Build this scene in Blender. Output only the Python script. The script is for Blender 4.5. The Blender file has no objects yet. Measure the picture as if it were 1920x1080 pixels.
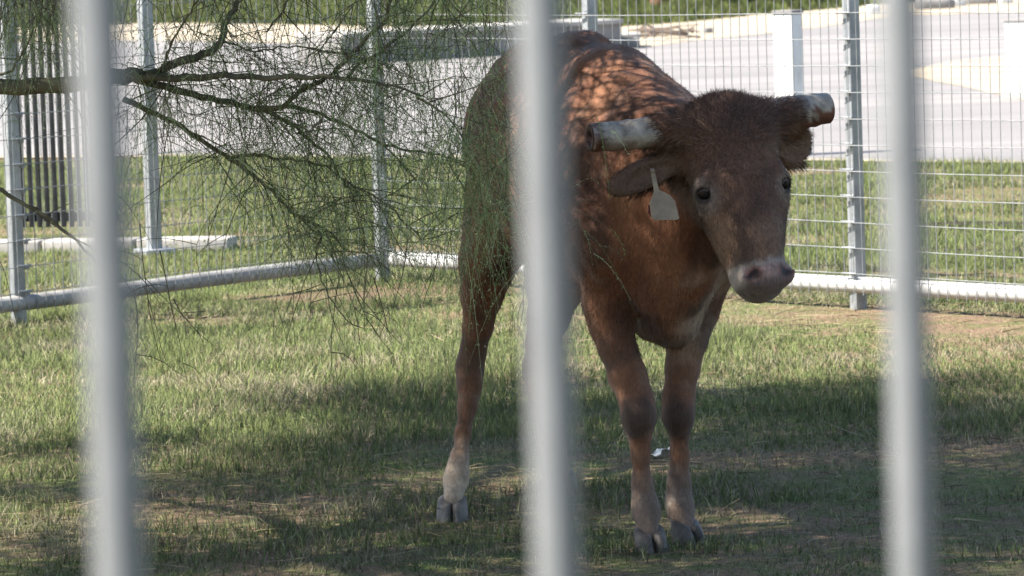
import bpy, bmesh, math, random
import numpy as np
from mathutils import Vector, Matrix

random.seed(7)
RNG = np.random.default_rng(11)
SC = bpy.context.scene
COL = SC.collection

# ------------------------------------------------------------------ camera
CAM_H = 1.72
FPX = 8544.0                       # focal length in pixels of a 1920 px wide picture
PITCH = math.atan((540 + 200) / FPX)
ROLL = math.radians(1.9)
F_ = Vector((0, math.cos(PITCH), -math.sin(PITCH)))
R0 = Vector((1, 0, 0))
U0 = R0.cross(F_)
R_ = R0 * math.cos(ROLL) - U0 * math.sin(ROLL)
U_ = R0 * math.sin(ROLL) + U0 * math.cos(ROLL)
CAMLOC = Vector((0, 0, CAM_H))
cam_data = bpy.data.cameras.new('camera')
cam = bpy.data.objects.new('camera', cam_data)
COL.objects.link(cam)
M3 = Matrix((R_, U_, -F_)).transposed()
cam.matrix_world = Matrix.Translation(CAMLOC) @ M3.to_4x4()
cam_data.sensor_width = 36.0
cam_data.lens = FPX / 1920 * 36.0
cam_data.clip_start = 0.05
cam_data.clip_end = 2000
cam_data.dof.use_dof = True
cam_data.dof.focus_distance = 11.9
cam_data.dof.aperture_fstop = 15.5
SC.camera = cam

# ------------------------------------------------------------------ sky, sun, exposure
SUN_EL = math.radians(50)
SUN_AZ = math.radians(9)           # light travels towards +x and a little +y
ldir = Vector((math.cos(SUN_EL) * math.cos(SUN_AZ), math.cos(SUN_EL) * math.sin(SUN_AZ), -math.sin(SUN_EL)))
world = bpy.data.worlds.new('World')
SC.world = world
world.use_nodes = True
wn = world.node_tree.nodes
wl = world.node_tree.links
bg = wn['Background']
sky = wn.new('ShaderNodeTexSky')
sky.sky_type = 'NISHITA'
sky.sun_disc = False
sky.sun_elevation = SUN_EL
sky.sun_rotation = math.atan2(-ldir.x, -ldir.y)
wl.new(sky.outputs[0], bg.inputs[0])
bg.inputs[1].default_value = 0.092
sd = bpy.data.lights.new('sun', 'SUN')
sd.energy = 5.0
sd.angle = math.radians(0.5)
sd.color = (1.0, 0.94, 0.84)
sun = bpy.data.objects.new('sun', sd)
COL.objects.link(sun)
sun.rotation_euler = ldir.to_track_quat('-Z', 'Y').to_euler()
sun.location = (-6, -2, 12)
SC.view_settings.view_transform = 'Standard'
SC.view_settings.look = 'None'
SC.view_settings.gamma = 1.0
SC.view_settings.use_curve_mapping = False
SC.view_settings.exposure = 1.65
SC.cycles.max_bounces = 4
SC.cycles.diffuse_bounces = 2
SC.cycles.glossy_bounces = 2
SC.cycles.transmission_bounces = 2
SC.cycles.transparent_max_bounces = 8
SC.cycles.use_denoising = True

# ------------------------------------------------------------------ helpers
def ray(px, py):
    return F_ + R_ * ((px - 960) / FPX) - U_ * ((py - 540) / FPX)

def P(px, py, d):
    """point seen at pixel (px,py) of the 1920x1080 picture, at depth d"""
    return CAMLOC + ray(px, py) * d

def G(px, py, z=0.0):
    r = ray(px, py)
    return CAMLOC + r * ((z - CAM_H) / r.z)

def proj(p):
    v = Vector(p) - CAMLOC
    d = v.dot(F_)
    return 960 + FPX * v.dot(R_) / d, 540 - FPX * v.dot(U_) / d, d

def nmat(name):
    m = bpy.data.materials.new(name)
    m.use_nodes = True
    nt = m.node_tree
    for n in list(nt.nodes):
        nt.nodes.remove(n)
    out = nt.nodes.new('ShaderNodeOutputMaterial')
    return m, nt, out

def node(nt, t, **kw):
    n = nt.nodes.new(t)
    for k, v in kw.items():
        if k.startswith('i_'):
            n.inputs[k[2:].replace('_', ' ')].default_value = v
        else:
            setattr(n, k, v)
    return n

def ramp(nt, fac, stops):
    r = nt.nodes.new('ShaderNodeValToRGB')
    e = r.color_ramp.elements
    while len(e) < len(stops):
        e.new(0.5)
    for i, (p, c) in enumerate(stops):
        e[i].position = p
        e[i].color = (c[0], c[1], c[2], 1)
    nt.links.new(fac, r.inputs[0])
    return r.outputs[0]

def noise(nt, scale, detail=4, rough=0.6, coord=None, dist=0.0):
    n = nt.nodes.new('ShaderNodeTexNoise')
    n.inputs['Scale'].default_value = scale
    n.inputs['Detail'].default_value = detail
    n.inputs['Roughness'].default_value = rough
    n.inputs['Distortion'].default_value = dist
    if coord is not None:
        nt.links.new(coord, n.inputs['Vector'])
    return n.outputs['Fac']

def mix(nt, fac, a, b, mode='MIX'):
    m = nt.nodes.new('ShaderNodeMix')
    m.data_type = 'RGBA'
    m.blend_type = mode
    for s, v in ((m.inputs[0], fac), (m.inputs[6], a), (m.inputs[7], b)):
        if isinstance(v, (int, float)):
            s.default_value = v
        elif isinstance(v, tuple):
            s.default_value = (v[0], v[1], v[2], 1)
        else:
            nt.links.new(v, s)
    return m.outputs[2]

def bump(nt, height, strength=0.3, dist=0.01):
    b = nt.nodes.new('ShaderNodeBump')
    b.inputs['Strength'].default_value = strength
    b.inputs['Distance'].default_value = dist
    nt.links.new(height, b.inputs['Height'])
    return b.outputs[0]

def simple_mat(name, c1, c2, scale=8, rough=0.6, metal=0.0, bumpk=0.2, bscale=60, spec=0.4, c3=None):
    """two-tone noisy paint / metal / stone with fine relief"""
    m, nt, out = nmat(name)
    tc = nt.nodes.new('ShaderNodeTexCoord')
    co = tc.outputs['Object']
    n1 = noise(nt, scale, 6, 0.65, co)
    n2 = noise(nt, bscale, 3, 0.6, co)
    col = ramp(nt, n1, [(0.32, c1), (0.68, c2)] if c3 is None else [(0.28, c1), (0.55, c2), (0.72, c3)])
    b = node(nt, 'ShaderNodeBsdfPrincipled')
    nt.links.new(col, b.inputs['Base Color'])
    b.inputs['Metallic'].default_value = metal
    b.inputs['Specular IOR Level'].default_value = spec
    rr = nt.nodes.new('ShaderNodeMapRange')
    rr.inputs[3].default_value = rough - 0.12
    rr.inputs[4].default_value = min(1, rough + 0.15)
    nt.links.new(n2, rr.inputs[0])
    nt.links.new(rr.outputs[0], b.inputs['Roughness'])
    if bumpk:
        nt.links.new(bump(nt, n2, bumpk, 0.004), b.inputs['Normal'])
    nt.links.new(b.outputs[0], out.inputs[0])
    return m

def link(o, parent=None):
    COL.objects.link(o)
    if parent is not None:
        o.parent = parent
        o.matrix_parent_inverse = parent.matrix_basis.inverted()
    return o

def tag(o, label=None, cat=None, group=None, kind=None):
    if label: o['label'] = label
    if cat: o['category'] = cat
    if group: o['group'] = group
    if kind: o['kind'] = kind
    return o

def empty(name, loc, label, cat, group=None):
    o = bpy.data.objects.new(name, None)
    o.empty_display_size = 0.2
    o.location = loc
    COL.objects.link(o)
    return tag(o, label, cat, group)

def mesh_np(name, verts, tris=None, quads=None, mat=None, parent=None, smooth=True, attrs=None, kind=None, origin=None):
    """mesh object from numpy arrays; attrs: {name: ('FLOAT_COLOR'|'FLOAT_VECTOR', array)} on points"""
    verts = np.asarray(verts, dtype=np.float32)
    if origin is not None:
        verts = verts - np.asarray(origin, dtype=np.float32)
    me = bpy.data.meshes.new(name)
    me.vertices.add(len(verts))
    me.vertices.foreach_set('co', verts.ravel())
    idx, starts, tot = [], [], 0
    for arr, k in ((quads, 4), (tris, 3)):
        if arr is None or len(arr) == 0:
            continue
        arr = np.asarray(arr, dtype=np.int32)
        idx.append(arr.ravel())
        starts.append(tot + np.arange(len(arr), dtype=np.int32) * k)
        tot += arr.size
    idx = np.concatenate(idx)
    starts = np.concatenate(starts)
    me.loops.add(len(idx))
    me.loops.foreach_set('vertex_index', idx)
    me.polygons.add(len(starts))
    me.polygons.foreach_set('loop_start', starts)
    me.update(calc_edges=True)
    if smooth:
        me.polygons.foreach_set('use_smooth', np.ones(len(starts), dtype=bool))
    for an, (ty, arr) in (attrs or {}).items():
        a = me.attributes.new(an, ty, 'POINT')
        arr = np.asarray(arr, dtype=np.float32)
        if ty == 'FLOAT_COLOR':
            if arr.shape[1] == 3:
                arr = np.hstack([arr, np.ones((len(arr), 1), np.float32)])
            a.data.foreach_set('color', arr.ravel())
        else:
            a.data.foreach_set('vector', arr.ravel())
    if mat is not None:
        me.materials.append(mat)
    o = bpy.data.objects.new(name, me)
    if origin is not None:
        o.location = Vector([float(x) for x in origin])
    link(o, parent)
    if kind: o['kind'] = kind
    return o

class MB:
    """collects simple shapes into one mesh"""
    def __init__(s):
        s.v, s.q, s.t, s.n = [], [], [], 0
    def add(s, v, q=(), t=()):
        s.v += [tuple(x) for x in v]
        s.q += [tuple(i + s.n for i in f) for f in q]
        s.t += [tuple(i + s.n for i in f) for f in t]
        s.n += len(v)
        return s
    def box(s, c, size, rz=0.0, bevel=0.0, mtx=None):
        bm = bmesh.new()
        bmesh.ops.create_cube(bm, size=1.0)
        bmesh.ops.scale(bm, vec=Vector(size), verts=bm.verts)
        if bevel:
            bmesh.ops.bevel(bm, geom=list(bm.edges), offset=bevel, segments=2, affect='EDGES', profile=0.6)
        M = Matrix.Translation(Vector(c)) @ (mtx.to_4x4() if mtx is not None else Matrix.Rotation(rz, 4, 'Z'))
        bmesh.ops.transform(bm, matrix=M, verts=bm.verts)
        bm.verts.ensure_lookup_table()
        bmesh.ops.triangulate(bm, faces=[f for f in bm.faces if len(f.verts) > 4])
        vs = [v.co.copy() for v in bm.verts]
        bm.verts.index_update()
        q = [[v.index for v in f.verts] for f in bm.faces if len(f.verts) == 4]
        t = [[v.index for v in f.verts] for f in bm.faces if len(f.verts) == 3]
        bm.free()
        return s.add(vs, q, t)
    def tube(s, pts, radii, n=8, cap=True):
        v, q, t = tube(pts, radii, n, cap)
        return s.add(v, q, t)
    def build(s, name, mat, parent=None, smooth=False, kind=None, origin=None):
        return mesh_np(name, np.array(s.v), np.array(s.t) if s.t else None, np.array(s.q) if s.q else None,
                       mat, parent, smooth, kind=kind, origin=origin)

def tube(pts, radii, n=8, cap=True):
    pts = [Vector(p) for p in pts]
    if not hasattr(radii, '__len__'):
        radii = [radii] * len(pts)
    v, q, t = [], [], []
    prev = None
    for i, p in enumerate(pts):
        a = pts[max(i - 1, 0)]; b = pts[min(i + 1, len(pts) - 1)]
        d = (b - a).normalized()
        if prev is None:
            ref = Vector((0, 0, 1)) if abs(d.z) < 0.9 else Vector((1, 0, 0))
            u = d.cross(ref).normalized()
        else:
            u = (prev - d * prev.dot(d)).normalized()
        prev = u
        w = d.cross(u)
        for k in range(n):
            an = 2 * math.pi * k / n
            v.append(p + (u * math.cos(an) + w * math.sin(an)) * radii[i])
    for i in range(len(pts) - 1):
        for k in range(n):
            q.append((i * n + k, i * n + (k + 1) % n, (i + 1) * n + (k + 1) % n, (i + 1) * n + k))
    if cap:
        for base, flip in ((0, True), ((len(pts) - 1) * n, False)):
            v.append(pts[0] if flip else pts[-1])
            c = len(v) - 1
            for k in range(n):
                a, b = base + k, base + (k + 1) % n
                t.append((c, b, a) if flip else (c, a, b))
    return v, q, t

def smooth_path(pts, sub=4):
    """Catmull-Rom through the points"""
    pts = [Vector(p) for p in pts]
    out = []
    for i in range(len(pts) - 1):
        p0 = pts[max(i - 1, 0)]; p1 = pts[i]; p2 = pts[i + 1]; p3 = pts[min(i + 2, len(pts) - 1)]
        for k in range(sub):
            t = k / sub
            out.append(0.5 * ((2 * p1) + (p2 - p0) * t + (2 * p0 - 5 * p1 + 4 * p2 - p3) * t * t + (3 * p1 - p0 - 3 * p2 + p3) * t ** 3))
    out.append(pts[-1])
    return out

def vnoise(p, scale, seed=0):
    """cheap smooth value noise on an (N,k) array, 0..1"""
    p = np.asarray(p, dtype=np.float64) * scale + seed * 17.31
    if p.shape[1] == 2:
        p = np.hstack([p, np.full((len(p), 1), 0.37)])
    i = np.floor(p).astype(np.int64)
    f = p - i
    f = f * f * (3 - 2 * f)
    def h(a, b, c):
        n = (a * 374761393 + b * 668265263 + c * 2147483647 + seed * 974634) & 0xffffffff
        n = ((n ^ (n >> 13)) * 1274126177) & 0xffffffff
        return ((n ^ (n >> 16)) & 0xffff) / 65535.0
    r = 0
    for dx in (0, 1):
        for dy in (0, 1):
            for dz in (0, 1):
                w = (f[:, 0] if dx else 1 - f[:, 0]) * (f[:, 1] if dy else 1 - f[:, 1]) * (f[:, 2] if dz else 1 - f[:, 2])
                r = r + w * h(i[:, 0] + dx, i[:, 1] + dy, i[:, 2] + dz)
    return r

def fbm(p, scale, seed=0, oct=3):
    r, a, t = 0, 1.0, 0
    for k in range(oct):
        r = r + a * vnoise(p, scale * 2 ** k, seed + k)
        t += a
        a *= 0.5
    return r / t

def attr_mat(name, rough=0.75, trans=0.0, normal_mix=True, spec=0.25, noise_amt=0.25, nscale=30):
    """colour from the point attribute 'tint'; shading normal from 'rn' (the normal of what it grows on)"""
    m, nt, out = nmat(name)
    a = node(nt, 'ShaderNodeAttribute', attribute_name='tint')
    tc = nt.nodes.new('ShaderNodeTexCoord')
    n1 = noise(nt, nscale, 3, 0.6, tc.outputs['Object'])
    k = nt.nodes.new('ShaderNodeMapRange')
    k.inputs[3].default_value = 1 - noise_amt
    k.inputs[4].default_value = 1 + noise_amt
    nt.links.new(n1, k.inputs[0])
    vm = node(nt, 'ShaderNodeVectorMath', operation='SCALE')
    nt.links.new(a.outputs['Color'], vm.inputs[0])
    nt.links.new(k.outputs[0], vm.inputs['Scale'])
    b = node(nt, 'ShaderNodeBsdfPrincipled')
    nt.links.new(vm.outputs[0], b.inputs['Base Color'])
    b.inputs['Roughness'].default_value = rough
    b.inputs['Specular IOR Level'].default_value = spec
    if normal_mix:
        na = node(nt, 'ShaderNodeAttribute', attribute_name='rn')
        nt.links.new(na.outputs['Vector'], b.inputs['Normal'])
    if trans > 0:
        tr = node(nt, 'ShaderNodeBsdfTranslucent')
        nt.links.new(vm.outputs[0], tr.inputs[0])
        ms = node(nt, 'ShaderNodeMixShader')
        ms.inputs[0].default_value = trans
        nt.links.new(b.outputs[0], ms.inputs[1])
        nt.links.new(tr.outputs[0], ms.inputs[2])
        nt.links.new(ms.outputs[0], out.inputs[0])
    else:
        nt.links.new(b.outputs[0], out.inputs[0])
    return m

def ribbons(starts, dirs, lens, widths, nseg=4, droop=0.3, wob=0.1, rng=RNG, tip=0.25, side=None):
    """many tapering curved ribbons at once -> verts, quads (each nseg quads), t (0..1 along), index of ribbon"""
    n = len(starts)
    t = np.linspace(0, 1, nseg + 1)
    starts = np.asarray(starts, float); dirs = np.asarray(dirs, float)
    dirs = dirs / (np.linalg.norm(dirs, axis=1, keepdims=True) + 1e-9)
    if side is None:
        side = rng.normal(size=(n, 3)); side[:, 2] *= 0.3
    side = side - dirs * (side * dirs).sum(1, keepdims=True)
    side /= np.linalg.norm(side, axis=1, keepdims=True) + 1e-9
    bend = np.cross(dirs, side)
    L = np.asarray(lens).reshape(-1, 1, 1) * np.ones((n, 1, 1))
    T = t.reshape(1, -1, 1)
    ph = rng.uniform(-1, 1, size=(n, 1, 1)) * wob
    dr = np.asarray(droop).reshape(-1, 1, 1) * np.ones((n, 1, 1))
    path = starts[:, None, :] + dirs[:, None, :] * L * T + bend[:, None, :] * L * ph * T ** 2
    path[:, :, 2:3] -= dr * L * T ** 2
    W = np.asarray(widths).reshape(-1, 1, 1) * (1 - (1 - tip) * T) * 0.5
    a = path - side[:, None, :] * W
    b = path + side[:, None, :] * W
    V = np.stack([a, b], axis=2).reshape(n, -1, 3)
    m = (nseg + 1) * 2
    base = (np.arange(n) * m)[:, None]
    qs = []
    for k in range(nseg):
        qs.append(np.hstack([base + 2 * k, base + 2 * k + 1, base + 2 * k + 3, base + 2 * k + 2]))
    Q = np.stack(qs, axis=1).reshape(-1, 4)
    tt = np.repeat(np.tile(t, (n, 1)), 2, axis=1).ravel()
    ii = np.repeat(np.arange(n), m)
    return V.reshape(-1, 3), Q, tt, ii, path
# ================================================================== ground, road
def ground_mat():
    m, nt, out = nmat('turf_soil')
    tc = nt.nodes.new('ShaderNodeTexCoord')
    co = tc.outputs['Object']
    big = noise(nt, 0.9, 5, 0.65, co)
    fine = noise(nt, 45, 4, 0.7, co)
    mid = noise(nt, 7, 4, 0.65, co)
    soil = ramp(nt, fine, [(0.3, (0.10, 0.068, 0.045)), (0.7, (0.25, 0.17, 0.115))])
    green = ramp(nt, fine, [(0.3, (0.055, 0.075, 0.022)), (0.7, (0.13, 0.155, 0.055))])
    f = ramp(nt, mix(nt, 0.5, big, mid), [(0.42, (0, 0, 0)), (0.58, (1, 1, 1))])
    c = mix(nt, f, soil, green)
    b = node(nt, 'ShaderNodeBsdfPrincipled')
    b.inputs['Roughness'].default_value = 0.95
    b.inputs['Specular IOR Level'].default_value = 0.1
    nt.links.new(c, b.inputs['Base Color'])
    nt.links.new(bump(nt, fine, 0.7, 0.02), b.inputs['Normal'])
    nt.links.new(b.outputs[0], out.inputs[0])
    return m

MB().add([(-400, -60, 0), (400, -60, 0), (400, 900, 0), (-400, 900, 0)], q=[(0, 1, 2, 3)]).build('ground', ground_mat(), kind='structure')

def strip(name, left_px, right_px, z, mat, jit=0.0, seed=1):
    """sheet between two outlines given as lists of ground points (near edge, far edge)"""
    n = 60
    def samp(pts, s):
        pts = [Vector(p) for p in pts]
        out = []
        for i in range(n + 1):
            t = i / n * (len(pts) - 1)
            k = min(int(t), len(pts) - 2)
            out.append(pts[k].lerp(pts[k + 1], t - k))
        arr = np.array([[p.x, p.y, 0] for p in out])
        if jit:
            arr[:, 1] += (fbm(arr[:, :2], 1.6, s, 4) - 0.5) * jit
        return arr
    A, B = samp(left_px, seed), samp(right_px, seed + 5)
    V = np.vstack([A, B]); V[:, 2] = z
    Q = [(i, i + 1, n + 2 + i, n + 1 + i) for i in range(n)]
    return mesh_np(name, V, None, np.array(Q), mat, kind='structure', smooth=False)

def road_mat():
    m, nt, out = nmat('pale_asphalt')
    tc = nt.nodes.new('ShaderNodeTexCoord')
    co = tc.outputs['Object']
    mp = node(nt, 'ShaderNodeMapping')
    mp.inputs['Scale'].default_value = (0.12, 0.8, 1)
    nt.links.new(co, mp.inputs[0])
    streak = noise(nt, 1.2, 5, 0.6, mp.outputs[0])
    fine = noise(nt, 25, 4, 0.7, co)
    c = ramp(nt, streak, [(0.3, (0.135, 0.126, 0.126)), (0.5, (0.19, 0.175, 0.171)), (0.68, (0.26, 0.238, 0.225))])
    c2 = mix(nt, 0.25, c, ramp(nt, fine, [(0.3, (0.13, 0.125, 0.122)), (0.7, (0.26, 0.245, 0.235))]))
    b = node(nt, 'ShaderNodeBsdfPrincipled')
    b.inputs['Roughness'].default_value = 0.85
    nt.links.new(c2, b.inputs['Base Color'])
    nt.links.new(bump(nt, fine, 0.3, 0.01), b.inputs['Normal'])
    nt.links.new(b.outputs[0], out.inputs[0])
    return m

SAND = simple_mat('pale_sand', (0.29, 0.24, 0.175), (0.40, 0.345, 0.27), 1.5, 0.95, 0, 0.4, 30, 0.1)
# near and far edges of the road through the ground points seen in the picture
near = [G(-900, 306), G(310, 294), G(960, 297), G(1500, 302), G(1920, 307), G(2900, 322)]
far = [G(-900, 92), G(300, 72), G(960, 62), G(1300, 66), G(1600, 24), G(1920, 14), G(2900, 2)]
strip('road', near, far, 0.004, road_mat(), 0.10, 3)
strip('sandy_verge', [G(-900, 92), G(300, 76), G(960, 92), G(1150, 98), G(1290, 78), G(1450, 62), G(1700, 30), G(1920, 24), G(2900, 6)],
      [G(-900, 74), G(300, 44), G(960, 54), G(1150, 52), G(1290, 42), G(1450, 26), G(1700, 6), G(1920, -4), G(2900, -12)], 0.008, SAND, 1.2, 8)
strip('sand_patch', [G(1690, 142), G(1780, 158), G(1860, 176), G(1940, 194), G(2150, 215)],
      [G(1690, 138), G(1780, 116), G(1860, 108), G(1940, 104), G(2150, 100)], 0.008, SAND, 0.8, 21)

strip('road_edge', [p + Vector((0, -0.10, 0)) for p in near], [p + Vector((0, 0.12, 0)) for p in near], 0.010, SAND, 0.10, 3)
SHADOW_M = simple_mat('painted_shadow_dark', (0.018, 0.014, 0.011), (0.045, 0.036, 0.028), 14, 0.95, 0, 0.6, 50, 0.1)  # near-black tone standing in for cast shadow on the grass
SHADOW_STRIPS = [((1725, 424), (1790, 421), (1850, 421), (1990, 424)), ((1430, 470), (1470, 467), (1510, 465), (1545, 468)), ((1730, 470), (1800, 472), (1870, 474), (1990, 474))]
for i_, fpx in enumerate(SHADOW_STRIPS):
    strip('painted_rail_shadow', [G(x_, y_ + 4) for x_, y_ in fpx], [G(x_, y_ - 4) for x_, y_ in fpx], 0.006, SHADOW_M, 0.25, 50 + i_)  # rail shadows on the verge, painted as thin dark strips

# road-side kerb of pale concrete at the left, behind the pen
CONC = simple_mat('pale_concrete', (0.28, 0.265, 0.245), (0.40, 0.38, 0.355), 4, 0.85, 0, 0.35, 40, 0.2)
WHITE = simple_mat('white_paint', (0.50, 0.49, 0.46), (0.74, 0.74, 0.73), 5, 0.5, 0, 0.12, 50, 0.4)
GREYC = simple_mat('grey_concrete', (0.17, 0.163, 0.16), (0.25, 0.24, 0.23), 3, 0.9, 0, 0.35, 30, 0.2)
a, b = G(-260, 476), G(440, 466)
mid_ = (a + b) / 2
ang = math.atan2(b.y - a.y, b.x - a.x)
kb = empty('concrete_kerb', (mid_.x, mid_.y, 0), 'low pale concrete kerb running under the dark barred gate at left', 'kerb')
L_ = (b - a).length
for i in range(4):
    c = a.lerp(b, (i + 0.5) / 4)
    MB().box((c.x, c.y, 0.015), (L_ / 4 - 0.012, 0.16, 0.09), ang, 0.012).build('kerb_stone', CONC, kb)

# low grey wall beside the road, behind the animal's back
w0, w1 = G(640, 122), G(1168, 92)
def wall_block(name, p, q, h, th, mat, label, cat, z0=-0.02):
    c = (p + q) / 2
    an = math.atan2(q.y - p.y, q.x - p.x)
    nrm = Vector((-math.sin(an), math.cos(an), 0))
    c = c + nrm * th / 2
    e = empty(name, (c.x, c.y, 0), label, cat)
    n = 5
    ln = (q - p).length
    for i in range(n):
        cc = p.lerp(q, (i + 0.5) / n) + nrm * th / 2
        MB().box((cc.x, cc.y, h / 2 + z0), (ln / n - 0.015, th, h), an, 0.01).build('wall_block', mat, e)
    for i in range(n):
        cc = p.lerp(q, (i + 0.5) / n) + nrm * th / 2
        MB().box((cc.x, cc.y, h + z0 + 0.022), (ln / n - 0.008, th + 0.08, 0.05), an, 0.008).build('lit_top', CONC, e)  # paler pieces put the wall's sunlit top into the colour
    return e
wall_block('low_wall', w0, w1, 0.30, 0.9, GREYC, 'long low grey concrete wall with its lit top painted paler across the road behind the animal', 'wall')
s0, s1 = G(1150, 92), G(1200, 90)
e = empty('concrete_step', ((s0.x + s1.x) / 2, s0.y, 0), 'short grey concrete step at the end of the low wall', 'step')
MB().box(((s0.x + s1.x) / 2, s0.y + 0.35, 0.05), (abs(s1.x - s0.x), 0.7, 0.13), 0, 0.012).build('slab', GREYC, e)
MB().box(((s0.x + s1.x) / 2 + 0.05, s0.y + 0.40, 0.135), (abs(s1.x - s0.x) * 0.8, 0.5, 0.04), 0, 0.01).build('tread', CONC, e)

def bollard(px, py, w, h, rz, label):
    p = G(px, py)
    e = empty('bollard', (p.x, p.y, 0), label, 'bollard', None)
    MB().box((p.x, p.y, h / 2 - 0.01), (w, w, h + 0.02), rz, 0.008).build('shaft', WHITE, e)
    MB().box((p.x, p.y, h + 0.012), (w + 0.012, w + 0.012, 0.025), rz, 0.006).build('cap', GREYC, e)
    MB().box((p.x, p.y, 0.03), (w + 0.06, w + 0.06, 0.07), rz, 0.01).build('foot', CONC, e)
bollard(1484, 292, 0.138, 0.90, math.radians(56), 'white square bollard standing by the road just above the right horn')
bollard(1936, 186, 0.30, 0.60, math.radians(56), 'white square bollard cut off by the right edge of the picture')

# painted stones along the far edge of the road
def stone(px, py, sx, sy, sz, rz, mat, label, seed):
    p = G(px, py)
    bm = bmesh.new()
    bmesh.ops.create_cube(bm, size=1.0)
    bmesh.ops.subdivide_edges(bm, edges=bm.edges, cuts=3, use_grid_fill=True)
    for v in bm.verts:
        d = v.co.normalized() * 0.62
        v.co = v.co.lerp(d, 0.35)
        k = 1 + 0.12 * (fbm(np.array([v.co]), 3.0, seed)[0] - 0.5)
        v.co *= k
        v.co.x *= sx; v.co.y *= sy; v.co.z *= sz
    me = bpy.data.meshes.new('kerb_stone')
    bm.to_mesh(me); bm.free()
    me.polygons.foreach_set('use_smooth', [True] * len(me.polygons))
    me.materials.append(mat)
    o = bpy.data.objects.new('roadside_stone', me)
    o.location = (p.x, p.y, sz * 0.38)
    o.rotation_euler = (0, 0, rz)
    COL.objects.link(o)
    tag(o, label, 'stone', 'stones along the far edge of the road')
stone(1638, 27, 0.17, 0.15, 0.14, 0.2, WHITE, 'small white painted stone on the far road edge left of the right-hand bar', 1)
stone(1752, 17, 0.52, 0.30, 0.16, 0.1, GREYC, 'flat grey stone on the far road edge just right of the right-hand bar', 2)
stone(1796, 12, 0.18, 0.15, 0.22, 0.5, WHITE, 'white painted stone between the two grey stones at upper right', 3)
stone(1836, 8, 0.46, 0.3, 0.17, -0.1, GREYC, 'grey stone at top right between two white painted stones', 4)
stone(1884, 7, 0.2, 0.16, 0.2, 0.3, WHITE, 'white painted stone nearest the top right corner', 5)

stone(1327, 63, 0.10, 0.09, 0.08, 0.4, GREYC, 'small dark stone alone on the pale sand above the shoulder', 6)
TWIGM = simple_mat('dry_twig', (0.10, 0.075, 0.06), (0.20, 0.16, 0.13), 20, 0.9, 0, 0.3, 60, 0.2)
hp_ = empty('twig_heap', (G(1245, 70).x, G(1245, 70).y, 0), 'low heap of dry twigs on the sand beside the concrete step', 'twigs')
for i_ in range(34):
    c_ = G(random.uniform(1205, 1290), random.uniform(62, 78))
    an_ = random.uniform(-0.5, 0.5) + random.choice((0, math.pi))
    l_ = random.uniform(0.15, 0.45)
    z_ = random.uniform(0.02, 0.08)
    MB().tube([c_ + Vector((-math.cos(an_) * l_ / 2, -math.sin(an_) * l_ / 2, z_)), c_ + Vector((0, 0, z_ + random.uniform(0, 0.05))), c_ + Vector((math.cos(an_) * l_ / 2, math.sin(an_) * l_ / 2, z_ + random.uniform(-0.01, 0.06)))],
              random.uniform(0.006, 0.014), 5).build('twig', TWIGM, hp_, True)

# ================================================================== pen fence
GALV = simple_mat('galvanised_post', (0.20, 0.215, 0.235), (0.36, 0.375, 0.395), 10, 0.42, 0.3, 0.15, 80, 0.5)
RAILW = simple_mat('weathered_white_pipe', (0.34, 0.335, 0.325), (0.58, 0.575, 0.56), 5, 0.5, 0.0, 0.2, 60, 0.4)
RAILG = simple_mat('weathered_grey_pipe', (0.15, 0.145, 0.14), (0.36, 0.355, 0.345), 6, 0.55, 0.0, 0.25, 60, 0.35)
WIRE = simple_mat('galvanised_wire', (0.17, 0.178, 0.187), (0.30, 0.308, 0.318), 14, 0.5, 0.3, 0.0, 60, 0.5)

PL1 = G(40, 612); PL2 = G(722, 526); PM = G(1118, 548); PR = G(1606, 580); PRR = G(2260, 620)
dl = (PL1 - PL2).normalized(); PLL = PL1 + dl * 2.2
FH = 1.95

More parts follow.
